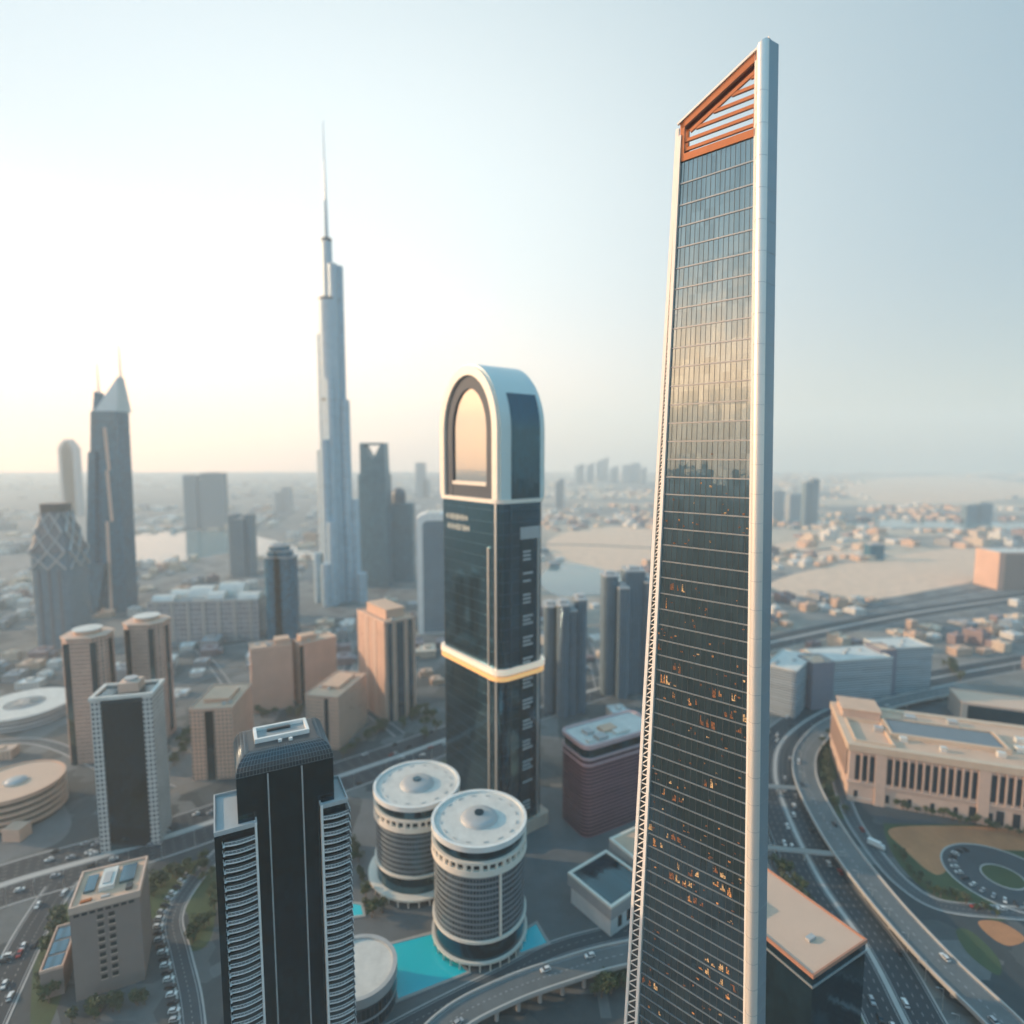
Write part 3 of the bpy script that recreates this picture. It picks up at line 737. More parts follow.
# ------------------------------------------------------------------ ROUND HOTEL TOWERS
F_round = facade('round_tower_windows', (.20,.23,.25), (.05,.09,.12), 3.1, 1.7, (.28,.9), (.1,.9), rnd=True, rad=25)
def round_tower(px, basefront, rr, roof, label, step):
    b = G(px, basefront); c = Vector((b.x, b.y, 0)); d = c.normalized(); c = c+d*rr
    h = Zat(c.y, roof)
    ang = math.atan2(-c.y, -c.x)
    r = root('round_hotel_tower', label, 'tower', c.x, c.y, ang, group='pair of round hotel towers')
    MB().cyl(0,0,rr-.8,16,h-15,64).build('window_drum', F_round, r, smooth=True)
    MB().cring(0,0,rr-2,rr+.4,h-15.5,h-14.2,64).build('ledge', M['cream'], r, smooth=True)
    MB().cyl(0,0,rr-1.4,h-15,h-5,64).build('arcade_wall', M['dark'], r, smooth=True)
    m = MB(); m.cring(0,0,rr-1.6,rr+.3,h-9.2,h-7.8,64); m.cring(0,0,rr-1.6,rr+.3,h-14.3,h-12.4,64)
    for i in range(38):
        a = 2*math.pi*i/38; m.cring(0,0,rr-1.6,rr+.1,h-12.9,h-9.1,2,0,a,a+(.05 if i%3 else .075))
    m.build('arcade', M['cream'], r)
    MB().cyl(0,0,rr-1.2,h-7.8,h-2.2,64).build('recessed_storey', M['navy'], r, smooth=True)
    MB().cyl(0,0,rr+.4,h-2.4,h-.8,64).build('roof_slab', M['white'], r, smooth=True)
    MB().cring(0,0,rr-1.2,rr+.4,h-.8,h+.5,64).build('roof_rim', M['white'], r, smooth=True)
    MB().cyl(0,0,rr-1.3,h-.8,h-.55,64).build('roof', M['roofwhite'], r)
    dm = MB(); dm.cyl(0,0,rr*.40,h-.55,h+.9,40,rr*.37); dm.dome(0,0,h+.9,rr*.36,rr*.36,1.5,32,5); dm.build('roof_dome', M['unit'], r, smooth=True)
    MB().cyl(0,0,rr*.10,h+2.2,h+3.2,20).build('skylight', M['navy'], r)
    for i in range(16):
        a = i*.39+.1; m = MB(); q = rr*.80
        m.cring(0,0,q,q+.5,h-.55,h-.2,3,0,a,a+.13); m.build('roof_vent', M['unit'], r)
    for a in (.42, ):
        m = MB(); m.cring(0,0,rr-.9,rr+.1,16,h-15,2,0,a,a+.045); m.build('vertical_strip', M['cream'], r)
    MB().cring(0,0,rr-2,rr+.3,15,16.3,64).build('ledge', M['cream'], r, smooth=True)
    MB().cyl(0,0,rr-.6,5,15,64).build('base_glass', M['navy'], r, smooth=True)
    MB().cring(0,0,rr-1,rr+(4.5 if step else .8),4,5.2,64).build('terrace', M['cream'], r, smooth=True)
    MB().cyl(0,0,rr-2.2,0,5,48).build('ground_storey', M['dark'], r)
    for i in range(30):
        a = 2*math.pi*i/30; q = rr+(3.5 if step else .2); MB().box(q*math.cos(a)-.4,q*math.sin(a)-.4,0,q*math.cos(a)+.4,q*math.sin(a)+.4,4).build('column', M['cream'], r)
round_tower(480, 972, 25.2, 817, 'round hotel tower with white roof disc, the nearer of the pair beside the pool', False)
round_tower(419, 903, 26, 783, 'round hotel tower with white roof disc and planted terrace, the farther of the pair', True)
def round_hall():
    c = G(357, 967, 17); r = root('round_hall', 'low dark round hall with a plain white roof beside the turquoise pool', 'hall', c.x, c.y)
    MB().cyl(0,0,18.2,0,13,64).build('wall', F_navyround, r, smooth=True)
    MB().cring(0,0,16.8,18.8,13,17.6,64).build('parapet', M['unit'], r, smooth=True)
    MB().cyl(0,0,16.9,13,16.4,64).build('roof', M['roofwhite'], r)
    MB().cring(0,0,18,18.5,5.5,6.3,64).build('ledge', M['unit'], r, smooth=True)
F_navyround = facade('dark_round_wall', (.05,.065,.075), (.04,.07,.09), 6, 2, (.1,.9), (.05,.95), rnd=True, rad=18)
round_hall()
def pool(pix, label):
    z = .35; pts = [G(x, y, z) for x, y in pix]; c = sum(pts, Vector())/len(pts)
    r = root('swimming_pool', label, 'pool', c.x, c.y)
    loc = [(p.x-c.x, p.y-c.y) for p in pts]; big = [(x*1.0+(x/Vector((x,y)).length)*2.2, y+(y/Vector((x,y)).length)*2.2) for x, y in loc]
    m = MB(); n = len(loc)
    for i in range(n):
        j = (i+1)%n; m.prism([big[i],big[j],loc[j],loc[i]], .06, .6)
    m.build('pool_edge', M['concrete'], r)
    MB().add([(x,y,.35) for x, y in loc], [list(range(n))]).build('water', M['pool'], r)
    return r, loc
pool([(390,945),(433,934),(467,972),(398,999)], 'large turquoise pool between the low round hall and the nearer round tower')
pool([(520,934),(536,924),(547,943),(520,953)], 'small turquoise pool to the right of the nearer round tower')
pool([(346,903),(361,905),(363,915),(346,917)], 'tiny turquoise pool beside the balcony tower')

# ------------------------------------------------------------------ boxes of various kinds
def white_frame_tower():
    x, y, rot, W, D, h = rect(90, 853, 700, (94,681), (150,696)); W = max(W, 30); D = 24
    r = root('white_framed_tower', 'slim dark glass tower with two white side frames and a white roof rim', 'tower', x, y, rot*.5+R(4))
    MB().box(1,.6,0,W-1,D,h-1).build('glass_shaft', M['navy'], r)
    for a in (0, W-5.6): MB().box(a,-.3,0,a+5.6,D+.2,h-1).build('side_frame', facade_white(), r)
    MB().box(5.8,.2,6,W-5.8,1,h-4).build('glass_front', M['black'], r)
    MB().ring(-.8,-.8,W+.8,D+.8,2.2,h-1,h+1.2).build('roof_rim', M['roofwhite'], r)
    MB().box(1.4,1.4,h-1,W-1.4,D-1.4,h-.3).build('roof', M['navy'], r)
    MB().box(13,8,h-.3,25,20,h+6).build('plant_room', M['beige2'], r)
    MB().cyl(19,14,4,h+6,h+8,20).build('water_tank', M['unit'], r)
_fw = []
def facade_white():
    if not _fw: _fw.append(facade('white_frame_grid', (.52,.52,.50), (.12,.15,.17), 3.2, 2.4, (.3,.8), (.2,.75)))
    return _fw[0]
white_frame_tower()

def brown_block():
    x, y, a, W, D, h = rect(69, 1002, 911, (75,876), (138,897)); c = Vector((x, y, 0))
    r = root('brown_block', 'plain brown block with two columns of small windows and a cluttered pale roof', 'building', c.x, c.y, a)
    MB().box(0,0,0,W,D,h).build('wall', M['brown'], r)
    MB().ring(-.3,-.3,W+.3,D+.3,.9,h-2.2,h+1.2).build('parapet', M['beige2'], r)
    MB().box(.6,.6,h,W-.6,D-.6,h+.2).build('roof', M['roof'], r)
    for i, (x0,y0,x1,y1,hh,mt) in enumerate(((4,.35,9,.8,1.5,'blue'),(11,.3,18,.85,2.4,'roofwhite'),(12.5,.38,16,.7,2.9,'unit'),(20,.38,27,.85,1.6,'blue'),(24,.14,27,.28,1.6,'dmetal'),(4,.1,9,.16,1.0,'orange'),(13,.1,17,.15,.9,'unit'))):
        MB().box(x0*W/31,y0*D,h+.2,x1*W/31,y1*D,h+hh).build('roof_unit', M[mt], r)
    for i in range(9):
        for x in (W*.42, W*.58):
            m = MB(); m.box(x-1.2,-.18,h-8-i*3.9,x+1.2,.2,h-6-i*3.9); f = m.build('window', M['dark'], r)
            s = MB(); s.box(x-1.5,-.4,h-8.4-i*3.9,x+1.5,.1,h-8.05-i*3.9); s.build('sill', M['beige2'], f)
    for i in range(8):
        x = 1.5+i*(W-3)/8; MB().box(x,-.15,h-4.2,x+(W-3)/8*.7,.2,h-2.9).build('window', M['dark'], r)
    an = root('annex', 'low annex with blue glazed roof beside the plain brown block', 'annex', *((G(49,1000)).xy), a)
    MB().box(-3,1,0,6,D+4,14).build('wall', M['brown'], an); parapet(an,9,D+3,14,M['beige2'],x0=-3,y0=1)
    for i in range(3): MB().box(-2,2.2+i*(D+2)/3,13.6,5,2.2+i*(D+2)/3+(D+2)/3-1.5,14.3).build('rooflight', M['blue'], an)
M['brown'] = plain('brown_render', (.27,.215,.19), .85, var=.12)
brown_block()

def beige_tower(px, base, roof, label, W=33, D=30, rot=20):
    b = G(px, base); h = Zat(b.y, roof); r = root('sand_tower', label, 'tower', b.x, b.y+D*.5, R(rot), group='pair of sand coloured towers')
    def pl(s): return [(s*W/2*a_, s*D/2*b_) for a_, b_ in ((-.55,-1),(.55,-1),(1,-.5),(1,.5),(.55,1),(-.55,1),(-1,.5),(-1,-.5))]
    MB().prism(pl(1), 0, h).build('wall', F_beige2, r)
    MB().prism(pl(1.05), h, h+1.6).build('cornice', M['beige2'], r)
    MB().cyl(0,0,W*.30,h+1.6,h+5,24).build('penthouse', M['beige'], r)
    MB().cyl(0,0,W*.33,h+5,h+5.9,24).build('roof', M['roofwhite'], r)
    for x in (-.3, .3): MB().box(x*W-2.2,-D/2-.35,0,x*W+2.2,-D/2+.4,h-3).build('window_strip', M['navy'], r)
    for s in (1,-1):
        MB().box(s*W/2-.4,-3,4,s*W/2+.4,3,h-4).build('window_strip', M['navy'], r)
beige_tower(84, 764, 640, 'sand coloured octagonal tower standing behind the white framed tower, left of its pair', rot=12)
beige_tower(144, 742, 626, 'sand coloured octagonal tower by the curved avenue, right of its pair', rot=6)

def slab(spec, label, strips=(), name='apartment_block', wall=None, cap=M['beige2'], roofm=None, pent=None, unit=4, seed=1):
    x, y, rot, W, D, h = rect(*spec)
    r = root(name, label, 'building', x, y, rot)
    MB().box(0,0,0,W,D,h).build('wall', wall or F_beige, r)
    parapet(r, W, D, h, cap, roofmat=roofm or M['roof'])
    for (sd_, a, b, mt) in strips:
        if sd_ == 'r': MB().box(W*a,-.4,0,W*b,.4,h-1.5).build('window_strip', M[mt], r)
        else: MB().box(-.4,D*a,0,.4,D*b,h-1.5).build('window_strip', M[mt], r)
    if pent:
        a, b, c, d, hh = pent; MB().box(W*a,D*b,h+.1,W*c,D*d,h+hh).build('penthouse', M['beige'], r)
        MB().box(W*a-.5,D*b-.5,h+hh,W*c+.5,D*d+.5,h+hh+.6).build('penthouse_roof', M['roof'], r)
    units(r, W, D, h, unit, seed=seed)
    return r, W, D, h
slab((250,714,650,(243,645),(292,646)), 'sand coloured slab block, left half of the stepped pair with a dark joint', (), pent=(.6,.2,.95,.8,5), seed=2)
slab((300,706,645,(292,640),(336,637)), 'sand coloured slab block, right half of the stepped pair with a dark joint', (('r',-.02,.08,'navy'),), pent=(.1,.3,.5,.8,6), seed=3)
slab((232,778,708,(187,713),(258,684)), 'long sand coloured block with dark centre strip, end on to the balcony tower', (('l',.45,.65,'navy'),), pent=(.25,.2,.7,.8,3), seed=4)
slab((338,750,698,(304,696),(368,674)), 'low sand coloured block with rounded front, left of the tall sand tower', (('l',.3,.42,'navy'),), pent=(.3,.25,.85,.75,2.5), seed=5)
slab((384,723,623,(357,610),(415,617)), 'tall sand coloured tower with three blue window strips and a stepped top', (('r',.10,.24,'blue'),('r',.38,.62,'blue'),('r',.76,.9,'blue'),('l',.3,.4,'beige2'),('l',.6,.7,'beige2')), name='sand_tower', pent=(.2,.15,.8,.85,9), seed=6)

def mauve_block():
    x, y, rot, W, D, h = rect(586,840,749,(555,731),(646,735)); W = 66; D = max(D, 30)
    r = root('mauve_block', 'mauve office block with rounded corner and fine horizontal bands behind the tall skyscraper', 'building', x, y, rot)
    MB().prism(rrect(0,0,W,D,6,6),0,h-9).build('wall', F_mauve, r, smooth=True)
    MB().prism(rrect(.8,.8,W-.8,D-.8,6,6),h-9,h-1.5).build('recessed_storey', M['navy'], r, smooth=True)
    for z0, z1 in ((h-1.8,h+.9),(h-9.6,h-8.2),(h-13.5,h-12.4)):
        m = MB(); a, b = rrect(-.5,-.5,W+.5,D+.5,6.4,6), rrect(1.5,1.5,W-1.5,D-1.5,5,6); n = len(a)
        v = [(*p,z0) for p in a]+[(*p,z1) for p in a]+[(*p,z0) for p in b]+[(*p,z1) for p in b]
        m.add(v, [f for i in range(n) for f in ([i,(i+1)%n,n+(i+1)%n,n+i],[2*n+i,3*n+i,3*n+(i+1)%n,2*n+(i+1)%n],[n+i,n+(i+1)%n,3*n+(i+1)%n,3*n+i],[i,2*n+i,2*n+(i+1)%n,(i+1)%n])])
        m.build('band', M['pink'], r, smooth=True)
    MB().prism(rrect(1.4,1.4,W-1.4,D-1.4,5,6),h-1.5,h-.1).build('roof', M['roofwhite'], r)
    for x0,y0,x1,y1,hh,mt in ((6,5,11,9,1.6,'roofwhite'),(14,4,22,11,2.5,'unit'),(24,12,36,20,2,'roof'),(30,5,42,11,1.8,'roofwhite'),(12,15,18,22,2,'unit')):
        MB().box(x0,y0,h-.1,x1,min(y1,D-2),h+hh).build('roof_unit', M[mt], r)
F_mauve = facade('mauve_banded_wall', (.22,.105,.13), (.08,.045,.06), 2.6, 30, (.5,1.0), None, metal=.3)
M['pink'] = plain('pink_band', (.46,.33,.34), .5)
mauve_block()

def low_white(spec, label, roofm, seed):
    x, y, rot, W, D, h = rect(*spec); r = root('low_white_building', label, 'building', x, y, rot)
    MB().box(0,0,0,W,D,h*.62).build('wall', M['white'], r); MB().box(-1.5,-1.5,h*.62,W+1.5,D+1.5,h-.6).build('upper_storey', M['unit'], r)
    MB().ring(-1.5,-1.5,W+1.5,D+1.5,1.6,h-.6,h+.8).build('parapet', M['cream'], r); MB().box(0,0,h-.6,W,D,h).build('roof', M[roofm], r)
    for i in range(3): MB().box(W*(.2+.25*i),-.2,h*.15,W*(.3+.25*i),.3,h*.5).build('window', M['navy'], r)
low_white((611,937,906,(568,876),(650,885)), 'low white pavilion with a deep blue flat roof left of the skyscraper foot', 'navy', 1)
low_white((650,905,870,(612,840),(690,850)), 'low white building with a peach roof just behind the blue roofed pavilion', 'roof', 2)
sheetless = None
def corner_block():
    h = 62.0; c = G(813,976,h); a_ = G(866,940,h)-c; l_ = G(735,925,h)-c
    rot = math.atan2(a_.y, a_.x); W = a_.length; D = 52
    r = root('navy_block', 'navy glass block with a flat peach roof beside the skyscraper foot', 'building', c.x, c.y, rot)
    MB().box(0,0,0,W,D,h-1).build('wall', M['navy'], r)
    MB().ring(-.4,-.4,W+.4,D+.4,.7,h-1,h+.5).build('parapet', M['terracotta'], r)
    MB().box(.3,.3,h-1,W-.3,D-.3,h-.2).build('roof', M['roofpeach'], r)
    MB().ring(-.3,-.3,W+.3,D+.3,.6,h-5.2,h-4.4).build('ledge', M['metal'], r)
    MB().box(W*.38,D*.2,h-.2,W*.5,D*.24,h+1).build('roof_unit', M['unit'], r)
    MB().box(W*.1,D*.6,h-.2,W*.35,D*.75,h+1.8).build('roof_unit', M['unit'], r)
M['terracotta'] = plain('terracotta_edge', (.42,.20,.13), .7); M['roofpeach'] = plain('peach_membrane', (.62,.43,.32), .8, var=.08, scale=.05)
corner_block()

def palace():
    L_ = G(847,800); h = 45.0; rot = R(-20); W, D = 150.0, 78.0
    r = root('colonnade_building', 'long sandstone building with tall dark windows between pilasters and a peach roof', 'building', L_.x, L_.y, rot)
    MB().box(0,0,0,W,D,h-3).build('wall', M['beige2'], r)
    MB().ring(-1.6,-1.6,W+1.6,D+1.6,5.5,h-5,h).build('cornice', M['sandlit'], r)
    MB().box(3,3,h-3,W-3,D-3,h-1.2).build('roof', M['roof'], r)
    MB().ring(-1,-1,W+1,D+1,1.5,14.5,16.2).build('ledge', M['beige2'], r)
    x = 4.0; k = 0
    while x < W-6:
        gap = 3.2 if k not in (3, 15) else 7.5
        if k in (3, 15): MB().box(x-.6,-1.3,0,x+6,1,h-5).build('pier', M['beige2'], r); x += 6.6
        MB().box(x,-.25,17.5,x+3.1,.3,h-8).build('window', M['navydark'], r)
        MB().box(x+3.35,-1.2,16.2,x+4.55,.2,h-5).build('pilaster', M['beige2'], r)
        if k % 2 == 0 and k > 12: MB().box(x-.4,-.2,1,x+4,.3,11.5).build('entrance', M['navydark'], r)
        elif k % 3 == 0: MB().box(x,-.2,3,x+2.4,.3,9).build('window', M['navydark'], r)
        x += 4.7; k += 1
    for i in range(13):
        y = 5+i*5.4; MB().box(-.25,y,17.5,.3,y+3.2,h-8).build('window', M['navydark'], r)
        MB().box(-1.2,y+3.7,16.2,.2,y+4.7,h-5).build('pilaster', M['beige2'], r)
    MB().box(34,26,h-1.2,104,52,h+1.5).build('atrium_roof', M['atrium'], r)
    MB().ring(31,23,107,55,2.0,h-1.2,h+2.4).build('atrium_kerb', M['sandlit'], r)
    MB().box(3,50,h-1.2,30,75,h+6).build('corner_pavilion', M['beige2'], r)
    MB().box(2,49,h+6,31,76,h+7.2).build('pavilion_roof', M['roof'], r)
    MB().ring(4,4,30,46,1.2,h-1.2,h+1.4).build('roof_wall', M['sandlit'], r)
    for x0,y0,s,mt in ((36,17,5,'roofwhite'),(22,30,6,'unit'),(96,15,5,'roofwhite'),(112,28,7,'roofwhite'),(50,60,8,'unit'),(80,62,7,'unit'),(118,45,6,'roofwhite'),(60,10,4,'roofwhite')):
        MB().box(x0,y0,h-1.2,x0+s,y0+s*.8,h+2.5).build('roof_unit', M[mt], r)
M['sandlit'] = plain('cornice_sandstone', (.60,.45,.33), .75); M['navydark'] = plain('dark_window_glass', (.03,.04,.055), .15, .2); M['atrium'] = plain('atrium_glass', (.16,.20,.23), .3, .4)
palace()
slab((962,724,703,(958,690),(1085,716)), 'low dark hall with a peach roof behind the colonnade building', (('r',.05,.95,'navy'),), name='low_hall', unit=2, roofm=M['roofpeach'], wall=M['concrete'], seed=8)
slab((1000,590,553,(978,548),(1060,553)), 'red brown block with pale roof at the right edge of the picture', (('r',.1,.9,'brown'),), wall=None, roofm=M['roofwhite'], seed=9)
F_stripe = facade('pale_striped_glass', (.46,.50,.52), (.20,.27,.31), 2.6, 40, (.45,.95), None, metal=.4)
slab((797,719,672,(766,664),(811,655)), 'striped pale office block with white roof, nearest the skyscraper of the row of three', name='striped_office', wall=F_stripe, cap=M['roofwhite'], roofm=M['roofwhite'], unit=3, seed=10)
slab((829,707,662,(822,650),(877,652)), 'striped pale office block with white roof, middle of the row of three', name='striped_office', wall=F_stripe, cap=M['roofwhite'], roofm=M['roofwhite'], unit=3, seed=11)
slab((886,694,649,(880,640),(918,642)), 'striped pale office block with white roof, farthest of the row of three', name='striped_office', wall=F_stripe, cap=M['roofwhite'], roofm=M['roofwhite'], unit=3, seed=12)
M['mauvegrey'] = plain('mauve_grey_core', (.20,.20,.24), .7)
slab((813,710,664,(806,656),(828,660)), 'dark mauve stair block joining the nearest and middle striped offices', name='stair_block', wall=M['mauvegrey'], cap=M['mauvegrey'], roofm=M['roof'], unit=1, seed=13)
slab((881,697,651,(874,644),(890,648)), 'dark mauve stair block joining the middle and farthest striped offices', name='stair_block', wall=M['mauvegrey'], cap=M['mauvegrey'], roofm=M['roof'], unit=1, seed=14)

def stacked_disc():
    c = G(18, 812); r = root('stacked_disc_building', 'round stacked building of peach discs with a peach roof at the left edge', 'building', c.x, c.y)
    for i in range(5):
        q = 30-i*.2; MB().cyl(0,0,q-2.5,i*4.6,i*4.6+2.6,56).build('storey', M['dark'], r, smooth=True)
        MB().cyl(0,0,q,i*4.6+2.6,i*4.6+4.6,56).build('floor_slab', M['beige'], r, smooth=True)
    MB().cyl(0,0,28.6,23,23.4,56).build('roof', M['roofpeach'], r); MB().cring(0,0,28.4,29.6,23,24.2,56).build('parapet', M['beige'], r, smooth=True)
    d = MB(); d.cyl(0,0,7,23.4,24.6,30); d.dome(0,0,24.6,6,6,1.5); d.build('roof_dome', M['unit'], r, smooth=True)
    MB().box(18,-34,0,30,-24,9).build('porch', M['beige'], r)
stacked_disc()
def ring_hall():
    c = G(26, 716); r = root('ring_hall', 'low round arena with a white ring roof round a grey centre', 'arena', c.x, c.y)
    MB().cyl(0,0,36,0,11,64).build('wall', F_white, r, smooth=True)
    MB().cring(0,0,17,40,11,13.5,64).build('ring_roof', M['roofwhite'], r, smooth=True)
    MB().cyl(0,0,17.2,11,12.6,48).build('centre_roof', M['unit'], r)
    for i in range(24):
        a = 2*math.pi*i/24; MB().bar((17*math.cos(a),17*math.sin(a),13.2),(2*math.cos(a),2*math.sin(a),15),.5).build('roof_rib', M['metal'], r)
ring_hall()

# ------------------------------------------------------------------ farther towers
def bay(px, base): p = G(px, base); return p, p.y/F
def spire_tower():
    p, k = bay(335, 606); r = root('stepped_spire_tower', 'immense pale stepped tower with a needle spire rising above the haze', 'skyscraper', p.x, p.y+35)
    c = 0; y0 = p.y+35; kk = y0/F; X = lambda px: (px-329)*kk
    Zt = lambda py: Zat(y0, py)
    dd = ray(327, 260); r.location.x = dd.x/dd.y*y0
    MB().cyl(0,0,X(338)-X(328),0,Zt(300),20).build('core', F_spire, r, smooth=True)
    MB().cyl(0,0,X(334)-X(329),Zt(300),Zt(242),16).build('core', F_spire, r, smooth=True)
    MB().cyl(0,0,X(331.2)-X(329),Zt(242),Zt(200),14,X(330.6)-X(329)).build('core', F_spire, r, smooth=True)
    s = MB(); s.cyl(0,0,X(330.6)-X(329),Zt(200),Zt(160),10,X(329.9)-X(329)); s.cyl(0,0,X(329.9)-X(329),Zt(160),Zt(120),8,.7); s.build('spire', M['metal'], r)
    for px, w_, py, dy in ((325.5,3.6,242,8),(321.5,4.4,335,-4),(317,4.6,450,4),(312.5,4.5,552,-8),(335,4.2,265,-6),(338.5,4.4,265,8),(342.5,4.6,400,0),(349,4.6,500,6),(356,5,572,-6)):
        MB().cyl(X(px),dy,w_*kk,0,Zt(py),16).build('wing', F_spire, r, smooth=True)
    for i, py in enumerate((380,440,520,560)):
        MB().cyl(X(328)+(-1)**i*5,-14-i*7,4.6*kk,0,Zt(py),16).build('wing', F_spire, r, smooth=True)
    for py in (240, 300, 400, 480, 560): MB().cyl(0,0,(X(338)-X(328))*(1.02 if py > 290 else .52),Zt(py)-2,Zt(py)+2,20).build('band', M['dmetal'], r)
F_spire = facade('hazed_silver_ribbed_glass', (.42,.53,.59), (.33,.45,.52), 4, 2.5, (.15,.9), (.12,.9), metal=.1, vary=.12, grough=.4, rnd=True, rad=12)  # wall colour paled and blued to carry some of the distance haze
spire_tower()
def crescent_tower():
    p, k = bay(114, 613); Y = p.y+25; kk = Y/F; r = root('twin_peaked_tower', 'blue glass tower with a pale triangular crown and two thin masts', 'skyscraper', (113-512)*kk, Y, R(2))
    X = lambda px: (px-114)*kk*.92; Zt = lambda py: Zat(Y, py)
    def blk(xa0, xa1, xb0, xb1, d, z0, z1, nm, mt):
        xa0, xa1, xb0, xb1 = xa0-7, xa1-7, xb0+4, xb1+4
        MB().prism([(X(xa0),-d),(X(xa1),-d),(X(xa1),d*.6),(X(xa0),d*.6)], z0, z1, 0, [(X(xb0),-d),(X(xb1),-d),(X(xb1),d*.6),(X(xb0),d*.6)]).build(nm, mt, r)
    blk(95,135,100,127,20,0,Zt(412),'shaft',M['towerblue']); blk(93,104,96,104,24,0,Zt(452),'side_wing',M['towerblue']); blk(93,108,93,108,30,0,Zt(560),'low_wing',M['towerblue'])
    m = MB(); v = [(X(107.5),-19.5,Zt(412)),(X(131),-19.5,Zt(412)),(X(129.5),-8,Zt(377)),(X(107.5),19.5,Zt(412)),(X(131),19.5,Zt(412)),(X(129.5),8,Zt(377))]
    m.add(v, [[0,1,2],[5,4,3],[0,2,5,3],[1,4,5,2],[0,3,4,1]]); m.build('crown', M['palecrown'], r)
    MB().prism([(X(104),-15),(X(109.5),-15),(X(109.5),15),(X(104),15)], Zt(412), Zt(392), 0, [(X(104.5),-10),(X(105.8),-10),(X(105.8),10),(X(104.5),10)]).build('side_peak', M['towerblue'], r)
    MB().cyl(X(129.2),0,2.4,Zt(380),Zt(346),8,.9).build('mast', M['metal'], r); MB().cyl(X(105.3),0,2.2,Zt(394),Zt(364),8,.9).build('mast', M['metal'], r)
    for a, b, y0, y1 in ((116,117.5,428,470),(115.5,117,470,520),(112,110,520,612)):
        m = MB(); m.add([(X(a),-20.6,Zt(y0)),(X(a)+5,-20.6,Zt(y0)),(X(b)+5,-20.6,Zt(y1)),(X(b),-20.6,Zt(y1)),(X(a),-19,Zt(y0)),(X(a)+5,-19,Zt(y0)),(X(b)+5,-19,Zt(y1)),(X(b),-19,Zt(y1))], [[0,1,2,3],[7,6,5,4],[0,4,5,1],[1,5,6,2],[2,6,7,3],[3,7,4,0]]); m.build('light_strip', M['beige2'], r)
M['towerblue'] = facade('deep_blue_glass', (.03,.12,.18), (.02,.13,.21), 4, 3, (.1,.9), (.08,.92), metal=.25); M['palecrown'] = plain('pale_crown_panel', (.50,.56,.56), .5)
crescent_tower()
def lattice_tower():
    p, k = bay(56, 648); Y = p.y+26; kk = Y/F; r = root('lattice_tower', 'grey tower with crossed lattice ribs near its narrowing top at the left', 'tower', (54-512)*kk, Y, R(8))
    X = lambda px: (px-54)*kk; Zt = lambda py: Zat(Y, py); z1, z2, z3 = Zt(549), Zt(512), Zt(503)
    def pl(h): return rrect(-h,-h,h,h,h*.35,4)
    a, b = X(72.5), X(64.5)
    MB().prism(pl(a),0,z1).build('wall', F_grey, r, smooth=True); MB().prism(pl(a),z1,z2,0,pl(b)).build('tapered_top', M['slate'], r, smooth=True)
    MB().prism(pl(b*.98),z2,z3).build('cap', M['dmetal'], r, smooth=True)
    for s in range(4):
        m = MB(); rm = Matrix.Rotation(s*math.pi/2, 3, 'Z')
        def pt(u, z): h = a+(b-a)*max(0,(z-z1))/(z2-z1); return rm @ Vector((u*h, -h-.4, z))
        zs = [z1-24, z1, (z1+z2)/2, z2]
        for i in range(3):
            for u0, u1 in ((-.85,0),(0,.85),(0,-.85),(.85,0)) if i % 1 == 0 else (): m.bar(pt(u0,zs[i]), pt(u1,zs[i+1]), 2.0)
        m.build('lattice', M['unit'], r)
    MB().prism(pl(a*1.02),z1-1.2,z1+1).build('band', M['slate'], r)
    for s in (-.5, 0, .5): MB().box(s*a-1.5,-a-.6,0,s*a+1.5,-a+.4,z1-24).build('window_strip', M['slate'], r)
M['slate'] = plain('slate_grey_wall', (.13,.15,.17), .5, .2)
lattice_tower()
def loop_tower():
    p, k = bay(376, 588); Y = p.y+20; kk = Y/F; r = root('loop_topped_tower', 'grey glass tower with an inverted triangular opening at its top', 'tower', (375-512)*kk, Y, R(-5))
    X = lambda px: (px-375)*kk; Zt = lambda py: Zat(Y, py)
    MB().prism([(X(361),-18),(X(389),-18),(X(389),18),(X(361),18)],0,Zt(474)).build('shaft', F_loop, r)
    d = 14
    def pr(poly, nm):
        n = len(poly); MB().add([(X(a),-d,Zt(b)) for a,b in poly]+[(X(a),d,Zt(b)) for a,b in poly], [list(range(n)),list(range(2*n-1,n-1,-1))]+[[i,n+i,n+(i+1)%n,(i+1)%n] for i in range(n)]).build(nm, F_loop, r)
    pr([(362.5,474),(362.5,443),(365.5,443),(375,460),(384.5,443),(387,443),(388,474)],'crown'); pr([(365.5,443),(365.9,445.2),(384.2,445.2),(384.5,443)],'top_beam')
    r2 = root('domed_block', 'grey glass block with a small dome just right of the loop topped tower', 'tower', (401.5-512)*kk*1.04, Y*1.04)
    q = kk*1.04; Zu = lambda py: Zat(Y*1.04, py)
    MB().box(-11*q,-16,0,12*q,16,Zu(503)).build('shaft', F_loop, r2); m = MB(); m.cyl(-3*q,0,7*q,Zu(503),Zu(495),20); m.dome(-3*q,0,Zu(495),7*q,7*q,Zu(487.5)-Zu(495)); m.build('dome', M['slate'], r2, smooth=True)
F_loop = facade('grey_teal_glass', (.15,.26,.31), (.09,.20,.26), 4, 3, (.15,.9), (.1,.9), metal=.5)
loop_tower()
